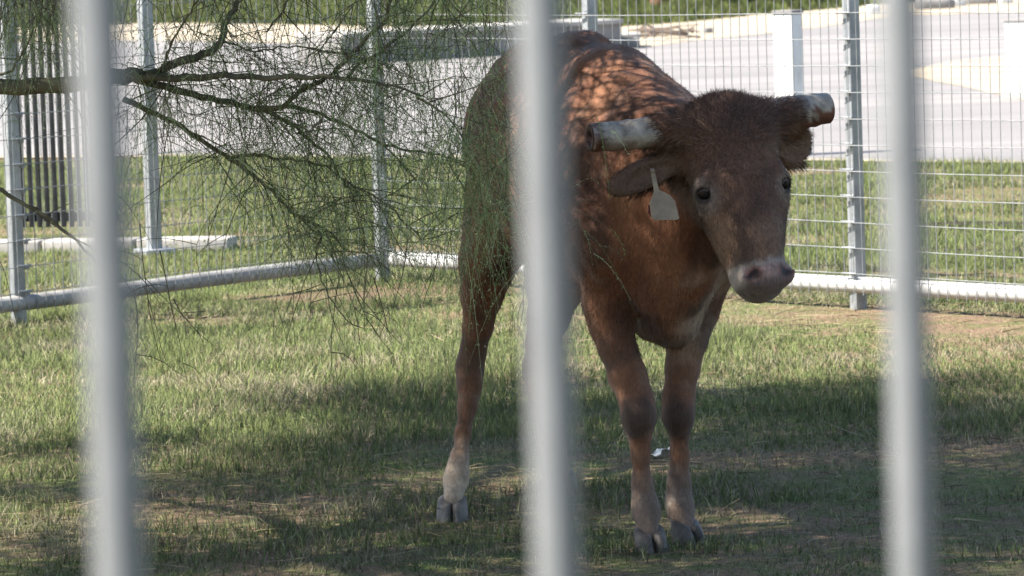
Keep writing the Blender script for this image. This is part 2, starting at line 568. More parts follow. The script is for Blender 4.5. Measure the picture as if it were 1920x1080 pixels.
def fence_run(name, pts, posts, label, wires_seed, rail_r=0.033, rail_mat=None):
    """pts: start and end on the ground; posts: list of ground points (each a post of its own)"""
    A, B = pts
    d = (B - A); ln = d.length; d.normalize()
    e = empty(name, (A.x, A.y, 0), label, 'fence')
    nrm = Vector((d.y, -d.x, 0))
    if nrm.y > 0: nrm = -nrm               # towards the camera
    rz = 0.098
    # bottom rail, a pipe, slightly uneven
    pts_ = [A + d * (ln * i / 8) + Vector((0, 0, rz + random.uniform(-0.004, 0.004))) for i in range(9)]
    MB().tube(pts_, rail_r, 14).build('bottom_rail', rail_mat or RAILW, e, smooth=True)
    pts_ = [A + d * (ln * i / 8) + Vector((0, 0, FH)) for i in range(9)]
    MB().tube(pts_, 0.024, 10).build('top_rail', RAILW, e, smooth=True)
    for p in posts:
        th = math.atan2(d.y, d.x)
        mb = MB()
        c = Vector((p.x, p.y, 0)) - nrm * 0.012
        mb.box((c.x, c.y, FH / 2), (0.052, 0.052, FH + 0.16), math.radians(30), 0.006)
        mb.build('post', GALV, e)
        mb = MB().box((c.x, c.y, FH + 0.09), (0.062, 0.062, 0.02), math.radians(30), 0.004)
        mb.build('post_cap', GALV, e)
    # welded mesh in front of the rail
    off = nrm * (rail_r + 0.004)
    nv = int(ln / 0.05)
    mb = MB()
    for i in range(nv + 1):
        s = i * ln / nv
        p = A + d * s + off
        lean = random.uniform(-0.004, 0.004)
        bulge = random.uniform(-0.003, 0.003)
        mb.tube([p + Vector((0, 0, 0.062)), p + d * bulge + nrm * 0.003 + Vector((0, 0, 0.7)), p + d * lean + Vector((0, 0, FH))], 0.0019, 5, False)
    k = 0
    z = 0.145
    while z < FH:
        q = []
        for i in range(0, 25):
            s = ln * i / 24
            q.append(A + d * s + off + nrm * 0.0035 + Vector((0, 0, z + 0.004 * math.sin(s * 2.1 + z * 5 + wires_seed))))
        mb.tube(q, 0.0019, 5, False)
        z += 0.105
    mb.build('wire_mesh', WIRE, e, smooth=True, kind='stuff')
    # clips binding the mesh to each post
    clip = None
    for p in posts:
        z = 0.145
        while z < FH - 0.05:
            if clip is None:
                mb = MB().box((0, 0, 0), (0.075, 0.010, 0.008), 0, 0.002)
                mb.box((0.02, 0.006, -0.010), (0.014, 0.012, 0.014), 0, 0.002)
                clip = mb.build('wire_clip', WIRE, e)
                o = clip
            else:
                o = clip.copy()
                link(o, e)
            o.location = Vector((p.x, p.y, z + 0.003)) + nrm * (rail_r + 0.002)
            o.rotation_euler = (0, 0, math.atan2(d.y, d.x))
            o.matrix_parent_inverse = e.matrix_basis.inverted()
            z += 0.105
    return e
fence_run('mesh_fence', (PLL, PL2 - dl * -0.05), [PL1, PL2], 'welded wire mesh fence with pipe bottom rail receding behind the hanging branches', 0.3, 0.033, RAILG)
fence_run('mesh_fence', (PL2 + (PR - PL2).normalized() * 0.06, PRR), [PM, PR, PRR], 'welded wire mesh fence with white bottom rail behind and right of the animal', 1.7)

# dark barred gate and its post behind the left fence
DARK = simple_mat('dark_steel', (0.030, 0.031, 0.034), (0.065, 0.066, 0.07), 12, 0.5, 0.3, 0.1, 60, 0.4)
g0, g1 = G(40, 462), G(222, 460)
gd = (g1 - g0); gl = gd.length; gd.normalize()
ge = empty('barred_gate', (g0.x, g0.y, 0), 'dark steel gate of close upright bars behind the fence at far left', 'gate')
for zz, nm in ((0.15, 'gate_rail'), (1.32, 'gate_rail'), (1.9, 'gate_rail')):
    c = (g0 + g1) / 2
    MB().box((c.x, c.y, zz), (gl, 0.03, 0.045), math.atan2(gd.y, gd.x), 0.004).build(nm, DARK, ge)
bar0 = None
nb = 12
for i in range(nb):
    c = g0.lerp(g1, (i + 0.5) / nb)
    if bar0 is None:
        bar0 = MB().box((0, 0, 0), (0.025, 0.025, 1.86), 0, 0.003).build('gate_bar', DARK, ge); o = bar0
    else:
        o = bar0.copy(); link(o, ge)
    o.location = (c.x, c.y - 0.026, 1.03); o.matrix_parent_inverse = ge.matrix_basis.inverted()
gp = G(290, 476)
e = empty('gate_post', (gp.x, gp.y, 0), 'pale square steel post standing alone behind the leafy twigs at left', 'post')
MB().box((gp.x, gp.y, 1.0), (0.062, 0.062, 2.05), math.radians(30), 0.006).build('shaft', GALV, e)
MB().box((gp.x, gp.y, 0.012), (0.16, 0.16, 0.03), math.radians(30), 0.004).build('base_plate', GALV, e)

# ================================================================== near picket fence (out of focus)
PICK = simple_mat('light_grey_paint', (0.135, 0.141, 0.148), (0.19, 0.196, 0.203), 20, 0.45, 0.0, 0.1, 90, 0.4)
b1 = P(203, 540, 1.225); b2 = P(1028, 540, 1.335); b3 = P(1700, 540, 1.445)
stepv = (b3 - b1) / 2; stepv.z = 0
pf = empty('picket_fence', (b2.x, b2.y, 0), 'near fence of light grey upright bars, out of focus in front of everything', 'fence')
pk = None
for i in range(-5, 6):
    c = {-1: b1, 0: b2, 1: b3}.get(i, b2 + stepv * i)
    if pk is None:
        pk = MB().box((0, 0, 0), (0.0104, 0.0104, 2.1), 0, 0.0022).build('picket', PICK, pf); o = pk
    else:
        o = pk.copy(); link(o, pf)
    o.location = (c.x, c.y, 1.12); o.rotation_euler = (0, 0, math.radians(48))
    o.matrix_parent_inverse = pf.matrix_basis.inverted()
pa = b2 + stepv * -5.4; pb = b2 + stepv * 5.4
for zz in (0.14, 2.10):
    c = (pa + pb) / 2
    MB().box((c.x, c.y, zz), ((pb - pa).length, 0.03, 0.03), math.atan2(stepv.y, stepv.x), 0.003).build('rail', PICK, pf)
# ================================================================== the tree at left (fine weeping foliage)
BARK = simple_mat('dark_bark', (0.040, 0.036, 0.024), (0.095, 0.085, 0.055), 18, 0.9, 0, 0.6, 70, 0.2, (0.13, 0.125, 0.085))
LEAF = attr_mat('fine_leaf', 0.55, 0.48, False, 0.35, 0.2, 9)
TX, TY = -2.55, 11.4
tree = empty('weeping_tree', (TX, TY, 0), 'weeping tree with thin drooping green leaf strands hanging in from the left', 'tree')

def ppath(pts, d0, d1):
    n = len(pts)
    return [P(x, y, d0 + (d1 - d0) * i / (n - 1)) for i, (x, y) in enumerate(pts)]

trunk_pts = smooth_path([(TX, TY, -0.05), (TX + 0.02, TY, 0.35), (TX - 0.05, TY + 0.05, 0.9), (TX + 0.03, TY, 1.5), (TX - 0.1, TY + 0.1, 2.2), (TX, TY + 0.15, 2.9)], 4)
MB().tube(trunk_pts, [0.15 - 0.095 * i / (len(trunk_pts) - 1) + (0.05 if i < 2 else 0) for i in range(len(trunk_pts))], 12).build('trunk', BARK, tree, True)

def pxr(w, d):     # radius for a picture width in px at depth d
    return 0.5 * w / FPX * d

BR = [  # (pixel path, depth start, depth end, start width px, end width px)
    ([(-420, 250), (-200, 178), (0, 164), (120, 160), (235, 142), (262, 146)], 11.3, 11.0, 34, 28),
    ([(255, 144), (300, 133), (352, 112), (405, 90), (418, 62), (432, 28), (462, -20), (500, -80)], 11.0, 11.2, 20, 9),
    ([(255, 146), (330, 146), (420, 141), (500, 146), (585, 143), (650, 147), (720, 158), (790, 180)], 11.0, 10.8, 17, 4),
    ([(258, 148), (310, 163), (380, 180), (440, 196), (485, 205), (530, 222), (580, 262), (620, 300), (650, 352)], 11.0, 11.3, 17, 4),
    ([(478, 203), (525, 201), (552, 178), (582, 158), (612, 146), (650, 112), (690, 70), (722, 38), (735, -20)], 11.05, 10.9, 11, 7),
    ([(500, 203), (560, 203), (620, 222), (680, 250), (735, 275), (790, 284), (850, 300), (895, 330)], 11.1, 11.5, 9, 3),
    ([(232, 186), (280, 208), (335, 236), (385, 268), (432, 298), (480, 335), (520, 368), (560, 408), (610, 430), (650, 470)], 11.1, 11.3, 12, 4),
    ([(436, 295), (475, 292), (520, 296), (570, 304), (610, 314), (650, 340), (700, 368), (740, 395), (790, 450)], 11.2, 11.0, 7, 3),
    ([(-180, 290), (-60, 335), (20, 366), (80, 404), (130, 440), (185, 498), (230, 560)], 11.2, 11.0, 11, 4),
    ([(650, 148), (672, 122), (715, 96), (760, 60), (800, 20), (830, -40)], 10.9, 11.2, 7, 4),
    ([(420, 78), (480, 96), (540, 88), (600, 95), (650, 100)], 11.1, 10.9, 4, 2.5),
    ([(300, 134), (318, 90), (340, 50), (372, 0), (400, -60)], 11.0, 10.8, 5, 3),
    ([(500, 60), (530, 20), (560, -40)], 11.1, 11.1, 4, 4),
    ([(-100, 150), (0, 140), (25, 128), (48, 90), (70, 40), (90, -30)], 11.3, 11.2, 6, 3),
    ([(560, 402), (600, 440), (590, 480), (610, 540), (640, 590), (680, 615)], 11.25, 11.1, 4, 2),
    ([(780, 182), (830, 210), (870, 262), (905, 330), (930, 400), (945, 470)], 10.8, 10.9, 4, 2),
]
branch_pts = []
for pts, d0, d1, w0, w1 in BR:
    path = smooth_path(ppath(pts, d0, d1), 4)
    n = len(path)
    for i in range(2, n - 1):
        path[i] = path[i] + Vector((random.uniform(-1, 1), random.uniform(-2, 2), random.uniform(-1, 1))) * 0.004
    radii = [pxr(w0 + (w1 - w0) * (i / (n - 1)) ** 0.8, 11) * random.uniform(0.92, 1.08) for i in range(n)]
    MB().tube(path, radii, 8).build('branch', BARK, tree, True)
    for p in path:
        branch_pts.append(p)
# join the long low branches to the trunk
def joinb(pt, z, r0, r1):
    e_ = Vector(pt); s_ = Vector((TX, TY, z))
    MB().tube(smooth_path([s_, s_.lerp(e_, 0.5) + Vector((0, 0, 0.06)), e_], 5), [r0 + (r1 - r0) * i / 10 for i in range(11)], 8).build('branch', BARK, tree, True)
joinb(P(-420, 250, 11.3), 0.85, 0.05, pxr(34, 11.3))
joinb(P(-180, 290, 11.2), 0.80, 0.025, pxr(11, 11.2))
joinb(P(-100, 150, 11.3), 1.1, 0.02, pxr(6, 11.2))

# thin dark twigs hanging from the branches, in view
tw = MB()
streamer_seeds = []      # (point, weight)
def twig(p, dirv, length, r, depth=0):
    n = max(4, int(length / 0.045))
    pts = [Vector(p)]
    d = Vector(dirv).normalized()
    cv = Vector((random.uniform(-1, 1), random.uniform(-1, 1), random.uniform(-1, 1))) * 0.16
    for i in range(n):
        if random.random() < 0.25: cv = Vector((random.uniform(-1, 1), random.uniform(-1, 1), random.uniform(-1, 1))) * 0.18
        d = (d + cv + Vector((random.uniform(-1, 1), random.uniform(-1, 1), random.uniform(-1, 1))) * 0.12 + Vector((0, 0, -0.12))).normalized()
        pts.append(pts[-1] + d * (length / n))
    tw.tube(pts, [r * (1 - 0.6 * i / n) for i in range(n + 1)], 4, False)
    for q in pts[1:]:
        streamer_seeds.append(q)
    if depth < 1:
        for k in range(random.choice((0, 1, 1, 2, 2, 3))):
            j = random.randint(1, n - 1)
            dd = Vector((random.uniform(-1, 1), random.uniform(-0.7, 0.7), random.uniform(-1.0, 0.35)))
            twig(pts[j], dd, length * random.uniform(0.35, 0.75), r * 0.7, depth + 1)

def dens(px, py):
    """how leafy the picture is at a pixel: (twig chance, leaf chance)"""
    t, l = 0.0, 0.0
    if 235 < px < 960 and -60 < py < 480:
        t = 0.85; l = 0.34
        if px > 600: l = 0.55
        if px > 780 and 180 < py < 470: l, t = 0.72, 0.9
        if 680 < px < 960 and py < 70: l, t = 0.7, 0.5
        if px < 420 and py > 230: l = 0.12
    elif px <= 235:
        t, l = 0.4, 0.12
        if py < 60: t, l = 0.8, 0.5
    return t, l
for p in branch_pts:
    x, y, d = proj(p)
    if x < -60 or x > 990: continue
    t, l = dens(x, y)
    for k in range(3):
        if random.random() < t * 0.42:
            dv = Vector((random.uniform(-0.5, 1.0), random.uniform(-0.9, 0.9), random.uniform(-1.0, 0.45)))
            twig(p, dv, random.uniform(0.12, 0.42), random.uniform(0.0008, 0.0019))
# some twigs that start above the picture and hang into it
for k in range(150):
    x = random.choice((random.uniform(250, 960), random.uniform(640, 950), random.uniform(-20, 150)))
    p = P(x, random.uniform(-140, -10), random.uniform(10.7, 11.5))
    twig(p, Vector((random.uniform(-0.5, 0.5), random.uniform(-0.5, 0.5), -0.7)), random.uniform(0.12, 0.30), random.uniform(0.001, 0.002))
# and a few long loose ends that reach down over the grass
for (x0, y0, ln) in ((262, 420, 0.36), (300, 470, 0.33), (250, 540, 0.22), (640, 470, 0.28), (655, 520, 0.22), (690, 470, 0.2), (765, 440, 0.2), (325, 560, 0.16), (700, 520, 0.17), (822, 470, 0.14), (610, 500, 0.2), (985, 470, 0.16)):
    twig(P(x0, y0, random.uniform(10.9, 11.2)), Vector((random.uniform(-0.15, 0.25), 0, -1)), ln, 0.0016, 0)
# leafy clump in front of the animal's hip: twigs fanning down from above
for k in range(46):
    p = P(random.uniform(800, 960), random.uniform(150, 330), random.uniform(10.7, 11.2))
    twig(p, Vector((random.uniform(-0.2, 0.55), random.uniform(-0.4, 0.4), random.uniform(-1, -0.3))), random.uniform(0.10, 0.22), random.uniform(0.0009, 0.0016))
for (x0, y0, dx, dz, ln) in ((1075, 395, 0.9, -0.15, 0.10), (1078, 410, 0.8, -0.9, 0.13), (1070, 400, 0.6, -1.0, 0.11), (1080, 380, 0.6, 0.5, 0.06)):
    twig(P(x0, y0, 10.9), Vector((dx, 0, dz)), ln, 0.001, 1)
tw.build('twigs', BARK, tree, True, kind='stuff')

# leaf strands on the twigs in view
S, D, Ln = [], [], []
for q in streamer_seeds:
    x, y, d = proj(q)
    if y > 480 and not (x > 860 and y < 520) and random.random() > 0.15: continue
    t, l = dens(x, y)
    if x > 960: l = 0.22
    nst = 0
    for k in range(3):
        if random.random() < l * 0.56: nst += 1
    for k in range(nst):
        S.append(q); D.append((random.uniform(-0.9, 0.9), random.uniform(-0.9, 0.9), random.uniform(-0.5, 0.5)))
        Ln.append(random.uniform(0.05, 0.17))
S = np.array([tuple(s) for s in S]); D = np.array(D); Ln = np.array(Ln)
print('streamers in view', len(S), 'twig verts', tw.n)
V, Q, tt, ii, path = ribbons(S, D, Ln, RNG.uniform(0.0012, 0.0020, len(S)), 5, RNG.uniform(0.7, 1.7, len(S)), 0.5)
green = np.array([0.15, 0.225, 0.085]); pale = np.array([0.34, 0.39, 0.21]); olive = np.array([0.19, 0.205, 0.10])
k1 = RNG.random(len(S))[:, None]; k2 = RNG.random(len(S))[:, None]
tint = np.where(k2 < 0.38, pale, np.where(k2 < 0.6, olive, green)) * (0.75 + 0.5 * k1)
# tiny leaflets in pairs along each strand
nl = 9
ts = np.linspace(0.12, 0.97, nl)
seg = np.clip((ts * 5).astype(int), 0, 4); fr = ts * 5 - seg
base = path[:, seg, :] * (1 - fr)[None, :, None] + path[:, seg + 1, :] * fr[None, :, None]
ax = path[:, seg + 1, :] - path[:, seg, :]
ax /= np.linalg.norm(ax, axis=2, keepdims=True) + 1e-9
sd_ = RNG.normal(size=base.shape); sd_ -= ax * (sd_ * ax).sum(2, keepdims=True)
sd_ /= np.linalg.norm(sd_, axis=2, keepdims=True) + 1e-9
ll = RNG.uniform(0.004, 0.008, size=base.shape[:2] + (1,))
sgn = np.where(np.arange(nl) % 2 == 0, 1.0, -1.0)[None, :, None]
tipp = base + sd_ * ll * sgn + ax * ll * 0.8
wv = np.cross(sd_, ax) * 0.0006 + ax * 0.0014
LV = np.stack([base - wv, base + wv, tipp], axis=2).reshape(-1, 3)
LT = np.arange(len(LV)).reshape(-1, 3) + len(V)
ltint = np.repeat(tint, nl * 3, axis=0)
mesh_np('leaf_strands', np.vstack([V, LV]), LT, Q, LEAF, tree, True, {'tint': ('FLOAT_COLOR', np.vstack([tint[ii], ltint]))}, kind='stuff')

# crown above the picture: limbs, and clumps of the same strands; it shades the pen
rr = random.Random(5)
clumps = []
tries = 0
while len(clumps) < 78 and tries < 4000:
    tries += 1
    u = Vector((rr.uniform(-1, 1), rr.uniform(-1, 1), rr.uniform(-0.7, 1)))
    if u.length > 1: continue
    c = Vector((-1.75 + u.x * 2.4, 12.45 + u.y * 3.2, 3.0 + u.z * 1.25))
    if any((c - o).length < 0.50 for o in clumps): continue
    clumps.append(c)
# clumps added to shade head and rump, a gap cut to light the shoulder
gapq = [np.array((0.22, 12.15, 1.12)), np.array((-0.02, 12.9, 1.2))]
ld_ = np.array(tuple(ldir))
def off_ray(c, q):
    v = np.array(tuple(c)) - q
    return np.linalg.norm(v - ld_ * (v @ ld_))
clumps = [c for c in clumps if off_ray(c, gapq[0]) > 0.46]
for hq in ((0.53, 11.64, 1.20), (0.40, 11.9, 0.5), (-0.06, 12.9, 1.1), (0.0, 12.8, 0.8), (0.08, 12.55, 1.30)):
    tz = rr.uniform(2.4, 3.1)
    tpar = (tz - hq[2]) / -ldir.z
    clumps.append(Vector(hq) - ldir * tpar)
limb_m = []
for i in range(9):
    an = i / 9 * 2 * math.pi + 0.3
    ends = [c for c in clumps if abs(((math.atan2(c.y - TY, c.x - TX) - an + math.pi) % (2 * math.pi)) - math.pi) < 0.36]
    tipv = Vector((TX + math.cos(an) * 2.2, TY + math.sin(an) * 2.4, 3.3)) if not ends else max(ends, key=lambda c: (c - Vector((TX, TY, 3))).length)
    s_ = Vector((TX, TY + 0.1, 2.0 + 0.09 * i))
    pts = smooth_path([s_, s_.lerp(tipv, 0.35) + Vector((0, 0, 0.35)), s_.lerp(tipv, 0.7) + Vector((0, 0, 0.3)), tipv], 5)
    MB().tube(pts, [0.05 - 0.04 * k / (len(pts) - 1) for k in range(len(pts))], 7).build('limb', BARK, tree, True)
    limb_m += pts
mb = MB()
for c in clumps:
    q = min(limb_m, key=lambda a: (a - c).length)
    mb.tube(smooth_path([q, q.lerp(c, 0.5) + Vector((0, 0, 0.08)), c], 3), 0.009, 5, False)
mb.build('crown_twigs', BARK, tree, True, kind='stuff')
S, D, Ln = [], [], []
for c in clumps:
    n = rr.randint(480, 700)
    pts = RNG.normal(size=(n, 3)) * np.array([0.22, 0.22, 0.17])
    pts[:, 2] = np.maximum(pts[:, 2] + c.z, 2.12) - c.z
    S.append(pts + np.array(c)[None, :])
    D.append(np.stack([RNG.normal(size=n), RNG.normal(size=n), RNG.uniform(-0.5, 0.5, n)], 1))
    Ln.append(RNG.uniform(0.12, 0.32, n))
S = np.vstack(S); D = np.vstack(D); Ln = np.concatenate(Ln)
V, Q, tt, ii, path = ribbons(S, D, Ln, RNG.uniform(0.008, 0.014, len(S)), 4, RNG.uniform(0.2, 0.6, len(S)), 0.25)
V[:, 2] = np.maximum(V[:, 2], 1.80)
k1 = RNG.random(len(S))[:, None]
mesh_np('crown', V, None, Q, LEAF, tree, True, {'tint': ('FLOAT_COLOR', (green * 0.6 * (0.7 + 0.7 * k1))[ii])}, kind='stuff')
# ================================================================== the young steer
# landmarks are measured points in the pen; the body is one implicit surface, meshed once
h_yaw = math.radians(17.0); h_pitch = math.radians(19); h_roll = math.radians(4.0)
hz = Vector((math.sin(h_yaw), -math.cos(h_yaw), 0))
up = Vector((0, 0, 1))
hl = Vector((math.cos(h_yaw), math.sin(h_yaw), 0))            # the animal's left
hl = (hl * math.cos(h_roll) + up * math.sin(h_roll)).normalized()
ha = (-up * math.cos(h_pitch) + hz * math.sin(h_pitch))       # down the face
ha = (ha - hl * ha.dot(hl)).normalized()
hn = hl.cross(ha) * -1
if hn.dot(hz) < 0: hn = -hn                                   # out of the face
H0 = P(1374, 186, 11.64)                                      # poll
def HP(l, a, n):
    return H0 + hl * l + ha * a + hn * n
f2 = Vector((0.33, -0.944, 0)).normalized()
l2 = Vector((-f2.y, f2.x, 0)) ; l2 = l2 if l2.x > 0 else -l2
S0 = Vector((0.385, 11.99, 0))                                # ground between the shoulders
def BP(u, v, z):
    return S0 + f2 * u + l2 * v + Vector((0, 0, z))

VOX = 0.0078
lo = np.array([-0.60, 11.05, -0.02]); hi = np.array([0.98, 13.75, 1.42])
dims = np.ceil((hi - lo) / VOX).astype(int) + 1
FLD = np.full(dims, 0.5, dtype=np.float32)

def region(cmin, cmax, pad):
    i0 = np.maximum(np.floor((np.array(cmin) - pad - lo) / VOX).astype(int), 0)
    i1 = np.minimum(np.ceil((np.array(cmax) + pad - lo) / VOX).astype(int) + 1, dims)
    g = [lo[k] + VOX * np.arange(i0[k], i1[k]) for k in range(3)]
    X = np.stack(np.meshgrid(*g, indexing='ij'), axis=-1).astype(np.float32)
    return tuple(slice(i0[k], i1[k]) for k in range(3)), X

def smin(a, b, k):
    h = np.clip(0.5 + 0.5 * (b - a) / k, 0, 1)
    return b * (1 - h) + a * h - k * h * (1 - h)

def put(sl, d, k, sub=False):
    cur = FLD[sl]
    if sub:
        FLD[sl] = -smin(-cur, d, k)
    else:
        FLD[sl] = smin(cur, d, k)

def cone(a, b, ra, rb, k=0.03, sub=False):
    a = np.array(a, np.float32); b = np.array(b, np.float32)
    r = max(ra, rb)
    sl, X = region(np.minimum(a, b) - r, np.maximum(a, b) + r, 0.09)
    ba = b - a
    pa_ = X - a
    h = np.clip((pa_ @ ba) / (ba @ ba + 1e-9), 0, 1)
    d = np.linalg.norm(pa_ - h[..., None] * ba, axis=-1) - (ra + (rb - ra) * h)
    put(sl, d, k, sub)

def ell(c, ax, rad, k=0.05, sub=False):
    """ellipsoid with axes ax (3 vectors) and radii rad"""
    c = np.array(c, np.float32)
    A = np.array([list(Vector(v).normalized()) for v in ax], np.float32)
    rad = np.array(rad, np.float32)
    ext = np.sqrt(((A * rad[:, None]) ** 2).sum(0))
    sl, X = region(c - ext, c + ext, 0.10)
    q = (X - c) @ A.T
    k0 = np.linalg.norm(q / rad, axis=-1)
    k1 = np.linalg.norm(q / rad ** 2, axis=-1) + 1e-9
    put(sl, k0 * (k0 - 1) / k1, k, sub)

BAX = (f2, l2, up)
# trunk of the body
ell(BP(-0.16, 0, 0.93), BAX, (0.30, 0.195, 0.315), 0.05)
ell(BP(-0.48, 0, 0.955), BAX, (0.44, 0.245, 0.315), 0.10)
ell(BP(-0.78, 0, 0.99), BAX, (0.30, 0.205, 0.275), 0.10)
ell(BP(-0.97, 0, 1.02), BAX, (0.24, 0.182, 0.235), 0.08)
cone(BP(-0.02, 0, 1.08), BP(-0.30, 0, 1.185), 0.085, 0.095, 0.10)          # withers
cone(BP(-0.30, 0, 1.185), BP(-0.55, 0, 1.225), 0.09, 0.09, 0.08)
cone(BP(-0.55, 0, 1.225), BP(-0.90, 0, 1.215), 0.095, 0.085, 0.08)         # spine
for s in (-1, 1):
    ell(BP(-0.88, 0.095 * s, 1.150), BAX, (0.07, 0.05, 0.055), 0.06)       # hook bones
    ell(BP(-1.12, 0.06 * s, 1.06), BAX, (0.06, 0.05, 0.06), 0.06)          # pin bones
    cone(BP(-0.16, 0.13 * s, 1.09), BP(-0.02, 0.175 * s, 0.86), 0.075, 0.10, 0.06)   # shoulder blades
    ell(BP(0.02, 0.155 * s, 0.80), BAX, (0.12, 0.09, 0.13), 0.05)
# brisket and chest
ell(BP(0.08, 0.0, 0.77), BAX, (0.15, 0.135, 0.20), 0.07)
cone(BP(0.15, 0.0, 0.82), BP(0.06, 0.01, 0.575), 0.095, 0.050, 0.05)
cone(BP(0.10, 0.012, 0.575), BP(-0.06, 0.0, 0.57), 0.045, 0.05, 0.05)
# neck up to the head
NB = HP(0.0, 0.10, -0.17)
cone(BP(-0.04, 0.0, 0.99), NB, 0.185, 0.115, 0.07)
cone(BP(0.06, 0.0, 0.92), HP(0, 0.22, -0.19), 0.15, 0.085, 0.06)
cone(BP(-0.08, 0.0, 1.09), HP(0, 0.09, -0.15), 0.10, 0.08, 0.05)
# hanging fold of the throat
for t in np.linspace(0, 1, 7):
    a_ = HP(0, 0.26, -0.20).lerp(BP(0.17, 0.02, 0.66), t)
    cone(a_, a_ - hn * 0.07 - up * 0.02, 0.026, 0.04, 0.035)

def chain(pts, k=0.025):
    for (a, ra), (b, rb) in zip(pts[:-1], pts[1:]):
        cone(a, b, ra, rb, k)
# forelegs: (pixel x, y, depth, radius)
def pl(*rows):
    return [(P(x, y, d), r) for x, y, d, r in rows]
FR = pl((1172, 400, 12.00, 0.115), (1160, 500, 12.00, 0.098), (1142, 570, 12.00, 0.066), (1146, 610, 12.0, 0.056), (1158, 655, 11.97, 0.048), (1176, 705, 11.95, 0.047), (1192, 752, 11.93, 0.042),
        (1197, 785, 11.92, 0.041), (1199, 812, 11.93, 0.028), (1201, 850, 11.93, 0.0225), (1204, 905, 11.93, 0.0235), (1209, 945, 11.93, 0.029), (1211, 962, 11.92, 0.030), (1217, 1000, 11.89, 0.027))
FL = pl((1325, 400, 12.10, 0.105), (1314, 500, 12.10, 0.088), (1300, 580, 12.10, 0.062), (1288, 640, 12.09, 0.051), (1279, 690, 12.08, 0.045), (1273, 745, 12.06, 0.043),
        (1272, 782, 12.05, 0.039), (1273, 810, 12.06, 0.027), (1274, 850, 12.06, 0.0225), (1273, 905, 12.06, 0.0235), (1273, 940, 12.06, 0.029), (1276, 958, 12.05, 0.030), (1284, 992, 12.02, 0.027))
chain(FR); chain(FL)
# knees
ell(P(1197, 780, 11.90), (R_, U_, F_), (0.042, 0.055, 0.040), 0.02)
ell(P(1272, 780, 12.03), (R_, U_, F_), (0.038, 0.052, 0.038), 0.02)
HR = pl((968, 330, 12.80, 0.135), (942, 430, 12.72, 0.104), (915, 490, 12.70, 0.080), (904, 555, 12.72, 0.056), (897, 610, 12.76, 0.040), (888, 655, 12.80, 0.034), (881, 690, 12.80, 0.036), (880, 722, 12.77, 0.031),
        (877, 760, 12.74, 0.024), (868, 815, 12.70, 0.021), (862, 858, 12.67, 0.023), (858, 885, 12.65, 0.027), (855, 900, 12.64, 0.027), (850, 932, 12.61, 0.026))
HLg = pl((1075, 350, 12.98, 0.155), (1056, 450, 12.95, 0.110), (1042, 530, 12.98, 0.078), (1030, 590, 13.02, 0.055), (1018, 640, 13.08, 0.042), (1008, 690, 13.12, 0.037), (1010, 730, 13.12, 0.031),
         (1018, 780, 13.12, 0.026), (1030, 825, 13.12, 0.0255), (1040, 850, 13.12, 0.030), (1050, 880, 13.10, 0.029))
chain(HR, 0.03); chain(HLg, 0.03)
cone(P(872, 668, 12.86), P(884, 700, 12.80), 0.022, 0.026, 0.02)           # point of the hock
cone(P(1002, 672, 13.18), P(1010, 704, 13.13), 0.022, 0.026, 0.02)
# tail
chain([(BP(-1.17, 0, 1.22), 0.035), (BP(-1.22, 0.02, 1.05), 0.022), (BP(-1.23, 0.07, 0.80), 0.016), (BP(-1.22, 0.11, 0.58), 0.016), (BP(-1.21, 0.12, 0.44), 0.028), (BP(-1.21, 0.12, 0.32), 0.012)], 0.02)
# head
HAX = (hl, ha, hn)
ell(HP(0, 0.095, -0.105), HAX, (0.128, 0.125, 0.098), 0.05)
ell(HP(0, 0.030, -0.10), HAX, (0.088, 0.066, 0.074), 0.05)
ell(HP(0, 0.065, -0.10), HAX, (0.138, 0.050, 0.072), 0.04)                  # poll ridge
ell(HP(0, 0.20, -0.075), HAX, (0.116, 0.135, 0.072), 0.04)                 # forehead
cone(HP(0, 0.22, -0.070), HP(0, 0.44, -0.052), 0.074, 0.054, 0.03)         # nose bridge
ell(HP(0, 0.33, -0.076), HAX, (0.074, 0.13, 0.062), 0.04)
for s in (-1, 1):
    cone(HP(0.062 * s, 0.20, -0.155), HP(0.036 * s, 0.42, -0.100), 0.060, 0.032, 0.04)   # jaw
    ell(HP(0.106 * s, 0.226, -0.072), HAX, (0.026, 0.036, 0.034), 0.025)   # orbit
    cone(HP(0.092 * s, 0.186, -0.046), HP(0.116 * s, 0.207, -0.062), 0.016, 0.014, 0.025)   # brow
    cone(HP(0.096 * s, 0.27, -0.085), HP(0.066 * s, 0.36, -0.075), 0.024, 0.016, 0.03)  # cheek bone
    cone(HP(0.10 * s, 0.042, -0.10), HP(0.172 * s, 0.032, -0.10), 0.056, 0.047, 0.03)   # horn cores
ell(HP(0, 0.460, -0.066), HAX, (0.075, 0.056, 0.064), 0.03)                # muzzle
ell(HP(0, 0.472, -0.024), HAX, (0.064, 0.038, 0.036), 0.015)                # nose pad
ell(HP(0, 0.486, -0.092), HAX, (0.044, 0.028, 0.044), 0.02)               # chin
for s in (-1, 1):
    ell(HP(0.046 * s, 0.462, -0.010), HAX, (0.026, 0.030, 0.024), 0.015)   # nostril wings
    ell(HP(0.110 * s, 0.226, -0.050), HAX, (0.016, 0.016, 0.018), 0.008, True)          # eye socket
for s in (-1, 1):
    cone(HP(0.034 * s, 0.480, 0.018), HP(0.056 * s, 0.447, 0.000), 0.011, 0.018, 0.006, True)   # nostrils
for t in np.linspace(-1, 1, 9):                                            # mouth line
    x_ = 0.066 * t
    cone(HP(x_, 0.510 - 0.030 * t * t, -0.036 - 0.055 * t * t), HP(x_ * 1.25, 0.512 - 0.030 * t * t, -0.030 - 0.055 * t * t), 0.0055, 0.0055, 0.004, True)
